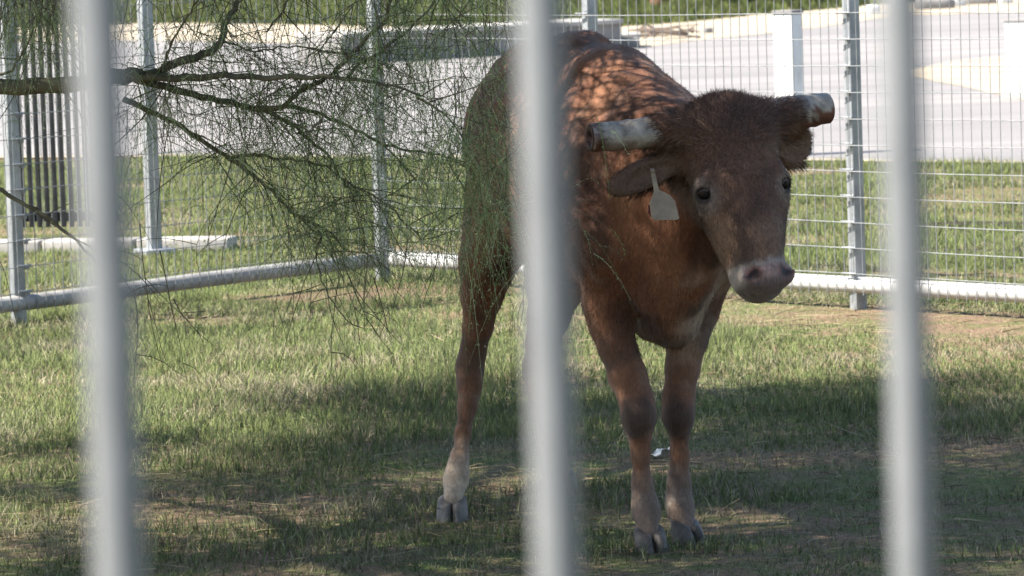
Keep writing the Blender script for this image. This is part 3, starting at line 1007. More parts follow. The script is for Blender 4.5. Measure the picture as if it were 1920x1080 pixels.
# ears: cupped leaf shapes
def ear(base, tip, normal, w, k=0.02):
    base, tip = Vector(base), Vector(tip)
    ax_ = (tip - base); L = ax_.length; ax_.normalize()
    nn_ = Vector(normal); nn_ = (nn_ - ax_ * nn_.dot(ax_)).normalized()
    wd = ax_.cross(nn_)
    c = base.lerp(tip, 0.54)
    ell(c, (ax_, wd, nn_), (L * 0.50, w, 0.019), k)
    cone(base - ax_ * 0.03, base.lerp(tip, 0.35), 0.036, 0.030, 0.02)
    ell(c + nn_ * 0.028, (ax_, wd, nn_), (L * 0.42, w * 0.74, 0.024), 0.010, True)
EAR_R = (HP(-0.125, 0.105, -0.135), HP(-0.315, 0.155, -0.160), hn * 0.9 + ha * 0.5 - hl * 0.1)
EAR_L = (HP(0.125, 0.090, -0.130), HP(0.245, 0.105, -0.185), hn * 0.9 + ha * 0.5 + hl * 0.2)
ear(*EAR_R, 0.042)
ear(*EAR_L, 0.060)
# small surface unevenness: muscle and skin
def surface_nets(Fd):
    nx, ny, nz = Fd.shape
    neg = Fd < 0
    c = np.zeros((nx - 1, ny - 1, nz - 1), np.int8)
    for dx in (0, 1):
        for dy in (0, 1):
            for dz in (0, 1):
                c += neg[dx:nx - 1 + dx, dy:ny - 1 + dy, dz:nz - 1 + dz]
    act = np.argwhere((c > 0) & (c < 8))
    idm = np.full(c.shape, -1, np.int32)
    idm[act[:, 0], act[:, 1], act[:, 2]] = np.arange(len(act))
    acc = np.zeros((len(act), 3)); cnt = np.zeros(len(act))
    corners = [(x, y, z) for x in (0, 1) for y in (0, 1) for z in (0, 1)]
    for a_ in corners:
        for axn in range(3):
            if a_[axn]: continue
            b_ = list(a_); b_[axn] = 1
            fa = Fd[act[:, 0] + a_[0], act[:, 1] + a_[1], act[:, 2] + a_[2]]
            fb = Fd[act[:, 0] + b_[0], act[:, 1] + b_[1], act[:, 2] + b_[2]]
            cr = (fa < 0) != (fb < 0)
            t = np.where(cr, fa / np.where(cr, fa - fb, 1), 0)
            pt = np.tile(np.array(a_, float), (len(act), 1)); pt[:, axn] += t
            acc[cr] += pt[cr]; cnt[cr] += 1
    V = (act + acc / cnt[:, None])
    quads = []
    for axn in range(3):
        sl0 = [slice(1, -1)] * 3; sl0[axn] = slice(0, -1)
        sl1 = [slice(1, -1)] * 3; sl1[axn] = slice(1, None)
        a_ = neg[tuple(sl0)]; b_ = neg[tuple(sl1)]
        e = np.argwhere(a_ != b_)
        off = np.array([1, 1, 1]); off[axn] = 0
        e = e + off
        s = neg[e[:, 0], e[:, 1], e[:, 2]]
        o1, o2 = [k for k in range(3) if k != axn]
        def cell(d1, d2):
            q = e.copy(); q[:, o1] += d1; q[:, o2] += d2
            return idm[q[:, 0], q[:, 1], q[:, 2]]
        q = np.stack([cell(-1, -1), cell(0, -1), cell(0, 0), cell(-1, 0)], 1)
        flip = s if axn != 1 else ~s
        q[~flip] = q[~flip][:, ::-1]
        quads.append(q)
    return V, np.vstack(quads)

V, Q = surface_nets(FLD)
V = V * VOX + lo
# light smoothing
E = np.vstack([Q[:, [0, 1]], Q[:, [1, 2]], Q[:, [2, 3]], Q[:, [3, 0]]])
deg = np.bincount(E.ravel(), minlength=len(V)).astype(float)[:, None]
for it in range(3):
    s = np.zeros_like(V)
    for k in range(3):
        s[:, k] = np.bincount(E[:, 0], V[E[:, 1], k], len(V)) + np.bincount(E[:, 1], V[E[:, 0], k], len(V))
    V = V + 0.5 * (s / deg - V)
def normals(V, Q):
    fn = np.cross(V[Q[:, 2]] - V[Q[:, 0]], V[Q[:, 3]] - V[Q[:, 1]])
    N = np.zeros_like(V)
    for j in range(4):
        for k in range(3):
            N[:, k] += np.bincount(Q[:, j], fn[:, k], len(V))
    return N / (np.linalg.norm(N, axis=1, keepdims=True) + 1e-12), np.linalg.norm(fn, axis=1) * 0.5
N, _ = normals(V, Q)
V = V + N * ((fbm(V, 7.0, 3, 3) - 0.5) * 0.014 + (fbm(V * np.array([1, 1, 0.35]), 13.0, 21, 2) - 0.5) * 0.022 * np.clip((V[:, 2] - 0.6) / 0.15, 0, 1) * np.clip((np.linalg.norm(V - np.array(list(HP(0, 0.25, -0.05))), axis=1) - 0.30) / 0.1, 0, 1) + (fbm(V * np.array([1, 1, 0.45]), 28.0, 9, 2) - 0.5) * 0.004)[:, None]
N, farea = normals(V, Q)

# coat colours (the hair's own pigment, plus painted sunlight on one cheek)
def to_np(v): return np.array(list(v))
hc = np.stack([(V - to_np(H0)) @ to_np(hl), (V - to_np(H0)) @ to_np(ha), (V - to_np(H0)) @ to_np(hn)], 1)
bc = np.stack([(V - to_np(S0)) @ to_np(f2), (V - to_np(S0)) @ to_np(l2), V[:, 2]], 1)
def sstep(a, b, x):
    t = np.clip((x - a) / (b - a), 0, 1); return t * t * (3 - 2 * t)
def blend(col, c, w):
    return col * (1 - w[:, None]) + np.array(c)[None, :] * w[:, None]
nz1 = fbm(V, 5.0, 2, 3); nz2 = fbm(V, 22.0, 5, 3)
col = np.tile(np.array([0.235, 0.088, 0.040]), (len(V), 1))
col = blend(col, (0.34, 0.155, 0.08), sstep(0.5, 0.8, nz1) * 0.7)
col = blend(col, (0.085, 0.038, 0.024), sstep(0.52, 0.25, nz1) * 0.75)
col = blend(col, (0.26, 0.185, 0.13), sstep(0.62, 0.8, nz2) * 0.35)          # dusty hair
inhead = sstep(0.62, 0.50, np.linalg.norm((hc - np.array([0, 0.22, -0.08])) / np.array([0.75, 1.0, 0.62]), axis=1) * 1.55)
headm = ((np.abs(hc[:, 0]) < 0.36) & (hc[:, 1] > -0.08) & (hc[:, 1] < 0.56) & (hc[:, 2] > -0.215)).astype(float) * sstep(-0.235, -0.175, hc[:, 2])
col = blend(col, (0.150, 0.084, 0.060), headm * 0.88)
col = blend(col, (0.175, 0.088, 0.054), headm * sstep(0.14, 0.02, hc[:, 1]) * 0.6)     # redder poll
col = blend(col, (0.29, 0.175, 0.115), headm * sstep(0.28, 0.38, hc[:, 1]) * sstep(0.075, 0.02, np.abs(hc[:, 0] - 0.01)) * 0.75)
col = blend(col, (0.33, 0.20, 0.125), headm * sstep(0.04, 0.075, -hc[:, 0]) * sstep(0.25, 0.32, hc[:, 1]) * sstep(0.46, 0.40, hc[:, 1]) * 0.8)  # sunlit cheek put into the colour, on the viewer's left only
for s in (-1, 1):
    de = np.linalg.norm((hc - np.array([0.114 * s, 0.230, -0.050])) * np.array([1, 0.9, 1]), axis=1)
    col = blend(col, (0.29, 0.235, 0.205), sstep(0.062, 0.028, de) * 0.7)
    col = blend(col, (0.022, 0.016, 0.014), sstep(0.025, 0.019, de))
nz3 = fbm(V, 15.0, 33, 3)
col = blend(col, (0.070, 0.044, 0.036), headm * sstep(0.50, 0.66, nz3) * 0.6)
col = blend(col, (0.24, 0.16, 0.12), headm * sstep(0.46, 0.30, nz3) * 0.35)
mz = sstep(0.410, 0.436, hc[:, 1] + 0.035 * (nz2 - 0.5)) * headm
col = blend(col, (0.44, 0.38, 0.34), mz * 0.92)
pad = mz * sstep(-0.052, -0.030, hc[:, 2]) * sstep(0.434, 0.446, hc[:, 1]) * sstep(0.068, 0.056, np.abs(hc[:, 0]))
col = blend(col, (0.36, 0.25, 0.23), pad)
for s in (-1, 1):
    dn = np.linalg.norm(hc - np.array([0.045 * s, 0.462, 0.004]), axis=1)
    col = blend(col, (0.26, 0.13, 0.11), sstep(0.030, 0.020, dn) * mz)
    col = blend(col, (0.035, 0.018, 0.018), sstep(0.021, 0.015, dn) * mz)
col = blend(col, (0.15, 0.11, 0.10), mz * sstep(0.462, 0.486, hc[:, 1] - 0.25 * (np.abs(hc[:, 0]) - 0.04).clip(0)) * 0.85)
# ears darker and greyer inside
for (bs, tp, nn) in (EAR_R, EAR_L):
    c = to_np(bs.lerp(tp, 0.55)); ax_ = to_np((tp - bs).normalized()); L = (tp - bs).length
    q = V - c; al = np.abs(q @ ax_) / (L * 0.62)
    rad_ = np.linalg.norm(q - (q @ ax_)[:, None] * ax_, axis=1) / 0.085
    m = sstep(1.0, 0.8, al) * sstep(1.0, 0.85, rad_)
    col = blend(col, (0.19, 0.10, 0.066), m * 0.9)
    ins = np.clip(N @ to_np(Vector(nn).normalized()), 0, 1)
    col = blend(col, (0.21, 0.135, 0.10), m * sstep(0.55, 0.9, ins) * 0.9)
    col = blend(col, (0.20, 0.14, 0.105), m * sstep(0.15, 0.4, al) * sstep(0.75, 1.0, rad_) * 0.5)
# legs
leg = sstep(0.62, 0.45, V[:, 2])
col = blend(col, (0.25, 0.125, 0.068), leg * 0.6)
for (kx, ky, kd) in ((1197, 785, 11.89), (1272, 785, 12.02)):
    dk = np.linalg.norm(V - to_np(P(kx, ky, kd)), axis=1)
    col = blend(col, (0.065, 0.048, 0.042), sstep(0.066, 0.030, dk + 0.03 * (nz2 - 0.5)) * 0.85)
col = blend(col, (0.09, 0.055, 0.04), leg * sstep(0.50, 0.66, nz3) * 0.6)
col = blend(col, (0.27, 0.17, 0.115), leg * sstep(0.46, 0.30, nz3) * 0.4)
low = sstep(0.24, 0.12, V[:, 2] + 0.14 * (nz2 - 0.5))
hind = (bc[:, 0] < -0.4).astype(float)
col = blend(col, (0.24, 0.175, 0.135), low * (1 - hind) * 0.85)
col = blend(col, (0.66, 0.53, 0.41), low * hind * 0.95)
col = blend(col, (0.48, 0.42, 0.36), low * (1 - hind) * sstep(0.58, 0.75, nz2) * 0.7)
# cream under the chest
cb = (1 - headm) * sstep(0.30, 0.22, bc[:, 0]) * sstep(0.16, 0.05, np.abs(bc[:, 1] - 0.09)) * sstep(0.80, 0.62, bc[:, 2]) * sstep(-0.10, 0.10, bc[:, 0]) * sstep(0.44, 0.60, V[:, 2] + 0.08 * (nz2 - 0.5))
col = blend(col, (0.60, 0.48, 0.37), cb * sstep(0.34, 0.54, fbm(V, 9.0, 8, 3)) * 0.8)
# paler hair on the far shoulder and dark streaks on the near side
stz = fbm(np.stack([bc[:, 0] * 1.0, bc[:, 1], bc[:, 2] * 0.30], 1), 13.0, 12, 3)
col = blend(col, (0.42, 0.185, 0.090), sstep(0.48, 0.30, stz) * (1 - headm) * (V[:, 2] > 0.5) * 0.42)
col = blend(col, (0.050, 0.026, 0.020), sstep(0.50, 0.68, stz) * (1 - headm) * (V[:, 2] > 0.5) * 0.65)
col = np.clip(col * (0.62 + 0.06 * np.maximum(headm, low))[:, None], 0.006, 1)

def hide_mat():
    m, nt, out = nmat('brown_hide')
    a = node(nt, 'ShaderNodeAttribute', attribute_name='tint')
    tc = nt.nodes.new('ShaderNodeTexCoord')
    mp = node(nt, 'ShaderNodeMapping'); mp.inputs['Scale'].default_value = (1, 1, 0.25)
    nt.links.new(tc.outputs['Object'], mp.inputs[0])
    n1 = noise(nt, 160, 4, 0.7, mp.outputs[0])
    n2 = noise(nt, 24, 4, 0.6, tc.outputs['Object'])
    c = mix(nt, 1.0, a.outputs['Color'], ramp(nt, n1, [(0.25, (0.55, 0.55, 0.55)), (0.75, (1.25, 1.2, 1.15))]), 'MULTIPLY')
    c = mix(nt, 0.6, c, mix(nt, 1.0, c, ramp(nt, n2, [(0.3, (0.6, 0.58, 0.56)), (0.7, (1.2, 1.2, 1.2))]), 'MULTIPLY'))
    b = node(nt, 'ShaderNodeBsdfPrincipled')
    nt.links.new(c, b.inputs['Base Color'])
    b.inputs['Roughness'].default_value = 0.72
    b.inputs['Specular IOR Level'].default_value = 0.22
    b.inputs['Sheen Weight'].default_value = 0.15
    b.inputs['Sheen Roughness'].default_value = 0.5
    nt.links.new(bump(nt, n1, 0.5, 0.006), b.inputs['Normal'])
    nt.links.new(b.outputs[0], out.inputs[0])
    return m
HIDE = hide_mat()
FUR = attr_mat('brown_hair', 0.6, 0.0, True, 0.25, 0.3, 40)

steer = empty('young_steer', (0.2, 12.4, 0), 'reddish brown young steer with sawn-off horns standing in the shaded pen', 'steer')
body = mesh_np('body', V, None, Q, HIDE, steer, True, {'tint': ('FLOAT_COLOR', col)})

# hair: short strands lying along the body, shaggy on the poll and ears
pr = farea / farea.sum()
nh = 105000
fi = RNG.choice(len(Q), nh, p=pr)
# more on the head
hmask = headm[Q[:, 0]] > 0.5
hidx = np.where(hmask)[0]
fi = np.concatenate([fi, RNG.choice(hidx, 45000)])
w4 = RNG.dirichlet((1, 1, 1, 1), len(fi))
rootp = (V[Q[fi]] * w4[:, :, None]).sum(1)
rn = (N[Q[fi]] * w4[:, :, None]).sum(1); rn /= np.linalg.norm(rn, axis=1, keepdims=True)
rc = (col[Q[fi]] * w4[:, :, None]).sum(1)
hc2 = (hc[Q[fi]] * w4[:, :, None]).sum(1)
hm2 = headm[Q[fi, 0]] > 0.5
mz2 = mz[Q[fi, 0]]
de_keep = np.ones(len(fi), bool)
for s in (-1, 1):
    de_keep &= np.linalg.norm(hc2 - np.array([0.117 * s, 0.226, -0.048]), axis=1) > 0.026
keep = (mz2 < 0.25) & (rootp[:, 2] > 0.055) & de_keep
rootp, rn, rc, hc2, hm2 = rootp[keep], rn[keep], rc[keep], hc2[keep], hm2[keep]
flow = np.tile(-to_np(f2) * 0.55 + np.array([0, 0, -0.9]), (len(rootp), 1))
fh = np.tile(to_np(ha), (len(rootp), 1)) * (hc2[:, 1] - 0.12)[:, None] * 5 + to_np(hl)[None, :] * hc2[:, 0:1] * 3
flow[hm2] = fh[hm2]
flow += RNG.normal(size=flow.shape) * 0.35
flow -= rn * (flow * rn).sum(1, keepdims=True)
flow /= np.linalg.norm(flow, axis=1, keepdims=True) + 1e-9
lift = RNG.uniform(0.12, 0.45, len(rootp))
ln_ = np.where(rootp[:, 2] < 0.5, 0.006, 0.016) * RNG.uniform(0.7, 1.35, len(rootp))
ln_[hm2] = 0.012 * RNG.uniform(0.7, 1.4, hm2.sum())
poll = hm2 & (hc2[:, 1] < 0.115) & (np.abs(hc2[:, 0]) < 0.155) & (hc2[:, 2] > -0.19)
hb = hm2 & (np.abs(hc2[:, 0]) >= 0.125) & (np.abs(hc2[:, 0]) < 0.20) & (hc2[:, 1] < 0.10) & (hc2[:, 2] > -0.17)
ln_[hb] = RNG.uniform(0.012, 0.036, hb.sum()); flow[hb] = to_np(hl)[None, :] * np.sign(hc2[hb, 0:1]) + RNG.normal(size=(hb.sum(), 3)) * 0.3
ln_[poll] = RNG.uniform(0.010, 0.034, poll.sum()); lift[poll] = RNG.uniform(0.25, 0.9, poll.sum())
brow = hm2 & (hc2[:, 1] >= 0.115) & (hc2[:, 1] < 0.20) & (np.abs(hc2[:, 0]) < 0.1)
ln_[brow] = RNG.uniform(0.012, 0.024, brow.sum())
for (bs, tp, nn) in (EAR_R, EAR_L):
    c = to_np(bs.lerp(tp, 0.6)); ax_ = to_np((tp - bs).normalized()); L = (tp - bs).length
    q = rootp - c; al = np.abs(q @ ax_) / (L * 0.55)
    rad_ = np.linalg.norm(q - (q @ ax_)[:, None] * ax_, axis=1)
    m = (al < 1) & (rad_ < 0.08) & (rad_ > 0.036)
    ln_[m] = RNG.uniform(0.014, 0.036, m.sum()); lift[m] = RNG.uniform(0.2, 0.6, m.sum())
    flow[m] = flow[m] * 0.4 + ax_ * 0.8 + np.array([0, 0, -0.5])
dirs = flow + rn * lift[:, None]
sidev = np.cross(dirs, rn) + RNG.normal(size=dirs.shape) * 0.15
HV, HQ, ht, hi_, _ = ribbons(rootp - rn * 0.002, dirs, ln_, RNG.uniform(0.0013, 0.0025, len(rootp)), 2, 0.1, 0.25, tip=0.15, side=sidev)
hcol = np.clip(rc * RNG.uniform(0.5, 1.75, (len(rc), 1)), 0, 1)
HN = rn + RNG.normal(size=rn.shape) * 0.26
HN /= np.linalg.norm(HN, axis=1, keepdims=True)
mesh_np('hair', HV, None, HQ, FUR, steer, True, {'tint': ('FLOAT_COLOR', hcol[hi_]), 'rn': ('FLOAT_VECTOR', HN[hi_])}, kind='stuff')

# eyes
EYE = simple_mat('dark_eye', (0.008, 0.006, 0.005), (0.018, 0.012, 0.010), 20, 0.5, 0, 0, 40, 0.08)
def uvs(c, r, ax=(Vector((1, 0, 0)), Vector((0, 1, 0)), Vector((0, 0, 1))), nu=20, nv=12):
    v, q = [], []
    for i in range(nv + 1):
        th = math.pi * i / nv
        for j in range(nu):
            ph = 2 * math.pi * j / nu
            v.append(Vector(c) + ax[0] * r[0] * math.sin(th) * math.cos(ph) + ax[1] * r[1] * math.sin(th) * math.sin(ph) + ax[2] * r[2] * math.cos(th))
    for i in range(nv):
        for j in range(nu):
            q.append((i * nu + j, (i + 1) * nu + j, (i + 1) * nu + (j + 1) % nu, i * nu + (j + 1) % nu))
    return v, q
for s in (-1, 1):
    v, q = uvs(HP(0.1065 * s, 0.226, -0.057), (0.0145, 0.0125, 0.0165), (hl, ha, hn))
    ey = MB().add(v, q).build('eye', EYE, steer, True)
    lid = MB()
    arc = []
    for k in range(9):
        an = math.radians(200 + 140 * k / 8)
        o_ = (hn * 0.72 + hl * s * 0.69).normalized()
        hor = ha.cross(o_).normalized()
        arc.append(HP(0.1065 * s, 0.226, -0.057) + (hor * math.cos(an) + ha * math.sin(an) * 0.55) * 0.0175 + o_ * 0.0095)
    lid.tube(arc, [0.003 + 0.003 * math.sin(math.pi * k / 8) for k in range(9)], 6)
    lid.build('eyelid', simple_mat('eyelid_skin', (0.03, 0.02, 0.017), (0.055, 0.038, 0.03), 60, 0.6), ey, True)

# horns, sawn off
def horn_mat():
    m, nt, out = nmat('weathered_horn')
    tc = nt.nodes.new('ShaderNodeTexCoord')
    n1 = noise(nt, 26, 6, 0.7, tc.outputs['Object'], 0.4)
    n2 = noise(nt, 120, 4, 0.6, tc.outputs['Object'])
    geo = node(nt, 'ShaderNodeAttribute', attribute_name='tint')
    c = ramp(nt, n1, [(0.32, (0.06, 0.042, 0.034)), (0.46, (0.21, 0.182, 0.155)), (0.72, (0.36, 0.325, 0.28))])
    c = mix(nt, 1.0, c, geo.outputs['Color'], 'MULTIPLY')
    b = node(nt, 'ShaderNodeBsdfPrincipled')
    nt.links.new(c, b.inputs['Base Color'])
    b.inputs['Roughness'].default_value = 0.5
    nt.links.new(bump(nt, n2, 0.4, 0.004), b.inputs['Normal'])
    nt.links.new(b.outputs[0], out.inputs[0])
    return m
HORN = horn_mat()
CUT = simple_mat('sawn_horn_end', (0.012, 0.006, 0.006), (0.05, 0.022, 0.022), 70, 0.7, 0, 0.6, 120, 0.3, (0.16, 0.10, 0.10))
def horn(pts, radii, stain):
    pts = smooth_path(pts, 6)
    n = len(pts); ns = 24
    rad = [radii[0] + (radii[1] - radii[0]) * i / (n - 1) for i in range(n)]
    v, q, t = tube(pts, rad, ns, False)
    v = np.array([tuple(x) for x in v])
    tt_ = np.repeat(np.linspace(0, 1, n), ns)
    nn_ = fbm(v, 40, 4, 3)
    w = np.clip(stain(tt_, v, nn_), 0, 1)
    ring = 1 + 0.018 * np.sin(tt_ * 34 + 3 * nn_) + 0.012 * np.sin(tt_ * 71)
    ctr = np.repeat(np.array([tuple(p) for p in pts]), ns, axis=0)
    v = ctr + (v - ctr) * (ring + 0.16 * (nn_ - 0.5))[:, None]
    tint = (1 - w)[:, None] * np.array([1, 1, 1]) + w[:, None] * np.array([0.30, 0.11, 0.08])
    o = mesh_np('horn', v, None, np.array(q), HORN, steer, True, {'tint': ('FLOAT_COLOR', tint)})
    d = (pts[-1] - pts[-2]).normalized()
    # cut face with a hollow core
    e0 = pts[-1]
    ref = (up - d * up.dot(d)).normalized(); w_ = d.cross(ref)
    cv, cq, ctri = [], [], []
    for ri, (rr_, dp) in enumerate(((1.0, -0.001), (0.90, 0.003), (0.58, 0.001), (0.46, -0.008), (0.0, -0.012))):
        for k in range(ns):
            an = 2 * math.pi * k / ns
            jit = 1 + 0.08 * math.sin(k * 5.1 + ri * 2) * (ri in (2, 3))
            cv.append(e0 + (ref * math.cos(an) + w_ * math.sin(an)) * rad[-1] * rr_ * jit + d * dp)
    for ri in range(4):
        for k in range(ns):
            cq.append((ri * ns + k, ri * ns + (k + 1) % ns, (ri + 1) * ns + (k + 1) % ns, (ri + 1) * ns + k))
    MB().add(cv, cq).build('cut_end', CUT, o, True)
    return o
horn([HP(-0.11, 0.032, -0.10), HP(-0.20, 0.034, -0.098), HP(-0.29, 0.034, -0.096), HP(-0.366, 0.030, -0.094)], (0.044, 0.0355),
     lambda t, v, n: (t > 0.86) * (n > 0.42) * 0.75 + ((v[:, 2] < HP(-0.25, 0.034, -0.1).z - 0.018) * 0.55) * (n > 0.42))
horn([HP(0.11, 0.035, -0.10), HP(0.18, 0.031, -0.103), HP(0.240, 0.027, -0.106), HP(0.292, 0.026, -0.110)], (0.049, 0.040),
     lambda t, v, n: ((t * 1.2 + (HP(0.2, 0.03, -0.1).z - v[:, 2]) * 14 + (n - 0.5) * 1.2) > 0.80) * 0.97)

# ear tag hanging from the ear on the viewer's left
TAG = simple_mat('pale_plastic_tag', (0.17, 0.135, 0.10), (0.28, 0.225, 0.17), 25, 0.55, 0, 0.1, 60, 0.4)
def tagmesh():
    T0 = P(1222, 316, 11.565)
    rx = (R_ * 0.96 + F_ * 0.25).normalized()
    dn = -up + R_ * 0.10; dn.normalize()
    out_ = [(-3, 0), (4, 0), (7, 30), (9, 40), (28, 50), (37, 62), (41, 94), (36, 97), (-8, 98), (-12, 95), (-13, 66), (-5, 52), (-1, 42), (-2, 20)]
    s = 11.565 / FPX
    nf = rx.cross(dn); nf = nf if nf.dot(F_) < 0 else -nf
    fr = [T0 + rx * x * s + dn * y * s + nf * 0.002 for x, y in out_]
    bk = [p - nf * 0.004 for p in fr]
    n = len(out_)
    bm = bmesh.new()
    a = [bm.verts.new(p) for p in fr]; b = [bm.verts.new(p) for p in bk]
    bm.faces.new(a); bm.faces.new(b[::-1])
    for i in range(n):
        bm.faces.new((a[i], b[i], b[(i + 1) % n], a[(i + 1) % n]))
    bmesh.ops.recalc_face_normals(bm, faces=bm.faces)
    bmesh.ops.triangulate(bm, faces=bm.faces)
    me = bpy.data.meshes.new('ear_tag'); bm.to_mesh(me); bm.free()
    me.materials.append(TAG)
    o = bpy.data.objects.new('ear_tag', me); link(o, steer)
    v, q = uvs(T0 + dn * 4 * s + nf * 0.004, (0.006, 0.006, 0.004), (rx, dn, nf), 12, 8)
    MB().add(v, q).build('stud', TAG, o, True)
    # second plate of the tag behind, slightly turned
    fr2 = [(-9, 66), (-15, 70), (-17, 84), (-12, 92), (-8, 90)]
    c2 = [T0 + rx * x * s + dn * y * s - nf * 0.006 for x, y in fr2]
    mb = MB(); k = len(c2)
    mb.add(c2 + [p - nf * 0.003 for p in c2], [(i, (i + 1) % k, k + (i + 1) % k, k + i) for i in range(k)], [(0, 1, 2), (0, 2, 3), (0, 3, 4)])
    mb.build('back_plate', simple_mat('red_plastic_tag', (0.16, 0.05, 0.045), (0.25, 0.09, 0.08), 30, 0.5), o)
tagmesh()

# cloven hooves
HOOF = simple_mat('grey_hoof', (0.04, 0.033, 0.028), (0.12, 0.10, 0.085), 30, 0.55, 0, 0.4, 50, 0.35)
PALEHOOF = simple_mat('pale_hoof', (0.10, 0.088, 0.078), (0.19, 0.165, 0.145), 30, 0.6, 0, 0.4, 50, 0.3)
def hoof(px, py, d, toe, mat):
    """two claws below the pastern at picture point (px,py), toes pointing along 'toe' """
    c = P(px, py, d)
    tv = Vector(toe).normalized(); sv = tv.cross(up).normalized()
    mb = MB()
    for s in (-1, 1):
        # rings from coronet to sole
        rings = [(0.056, -0.006, 0.018, 0.025), (0.042, 0.002, 0.0205, 0.030), (0.022, 0.010, 0.022, 0.036), (0.000, 0.015, 0.023, 0.041)]
        vv, qq, tri = [], [], []
        ns = 16
        for (z, fo, rw, rl) in rings:
            for k in range(ns):
                an = 2 * math.pi * k / ns
                x = math.cos(an); y = math.sin(an)
                fx = fo + rl * x * (1.0 if x < 0 else 1.12)
                sx = s * 0.0215 + rw * y * (1 - 0.35 * max(0, x))
                sx -= s * 0.006 * max(0, x)
                p = Vector((c.x, c.y, 0)) + tv * fx + sv * sx + Vector((0, 0, z + (0.010 * -x if z > 0.05 else 0)))
                vv.append(p)
        for r in range(3):
            for k in range(ns):
                qq.append((r * ns + k, r * ns + (k + 1) % ns, (r + 1) * ns + (k + 1) % ns, (r + 1) * ns + k))
        cen = len(vv); vv.append(Vector((c.x, c.y, 0.056)) + sv * s * 0.024)
        for k in range(ns):
            tri.append((cen, (k + 1) % ns, k))
        mb.add(vv, qq, tri)
        # dew claw
    return mb.build('hoof', mat, steer, True)
hoof(1219, 1010, 11.885, (0.30, -0.95, 0), HOOF)
hoof(1287, 1000, 12.015, (0.55, -0.83, 0), HOOF)
hoof(848, 945, 12.60, (-0.05, -1.0, 0), PALEHOOF)
hoof(1053, 892, 13.09, (0.25, -0.95, 0), HOOF)
for nm, pp in (('FR', FR), ('FL', FL), ('HR', HR), ('HL', HLg)):
    print(nm, 'end z', round(pp[-1][0].z, 3), tuple(round(x, 3) for x in pp[-1][0]))
# ================================================================== grass
GRASS = attr_mat('grass_blade', 0.65, 0.36, True, 0.2, 0.2, 2)
def in_view(pt, m=0.55):
    return np.abs(pt[:, 0]) < 0.1155 * pt[:, 1] + m
road_near_y = lambda x: np.interp(x, [p.x for p in near], [p.y for p in near])
def fence_dist(pt):
    """signed distance beyond the right fence line (positive = outside)"""
    d = (PR - PL2); d.normalize()
    return (pt[:, 0] - PL2.x) * (-d.y) + (pt[:, 1] - PL2.y) * d.x
def scatter(n, y0, y1):
    y = np.sqrt(RNG.uniform(y0 ** 2, y1 ** 2, n))
    x = RNG.uniform(-1, 1, n) * (0.1155 * y + 1.1)
    return np.stack([x, y], 1)
def bare(pt):
    """0 thick grass .. 1 bare soil"""
    n = fbm(pt, 1.3, 31, 4)
    b = sstep(0.56, 0.70, n) * 0.75
    fd = fence_dist(pt)
    right = sstep(0.2, 1.2, pt[:, 0])
    b = np.maximum(b, sstep(-1.25, -0.30, fd) * sstep(0.30, -0.05, fd) * (0.35 + 0.55 * right) * (pt[:, 0] > -0.8))
    # dirt by the left rail near the corner
    dd = np.hypot((pt[:, 0] + 0.85) / 0.5, (pt[:, 1] - (PL2.y - 0.7)) / 0.45)
    b = np.maximum(b, sstep(1.3, 0.5, dd) * 0.8)
    # trodden ground under and right of the animal
    dd = np.hypot((pt[:, 0] - 0.95) / 0.75, (pt[:, 1] - 12.15) / 0.55)
    b = np.maximum(b, sstep(1.25, 0.55, dd) * 0.82)
    dd = np.hypot((pt[:, 0] + 0.75) / 0.35, (pt[:, 1] - 12.6) / 0.13)
    b = np.maximum(b, sstep(1.2, 0.4, dd) * 0.85)
    # the shaded, trodden front of the pen
    b = np.maximum(b, sstep(14.9, 13.2, pt[:, 1]) * (0.30 + 0.55 * sstep(0.40, 0.62, fbm(pt, 2.0, 91, 3))))
    return b

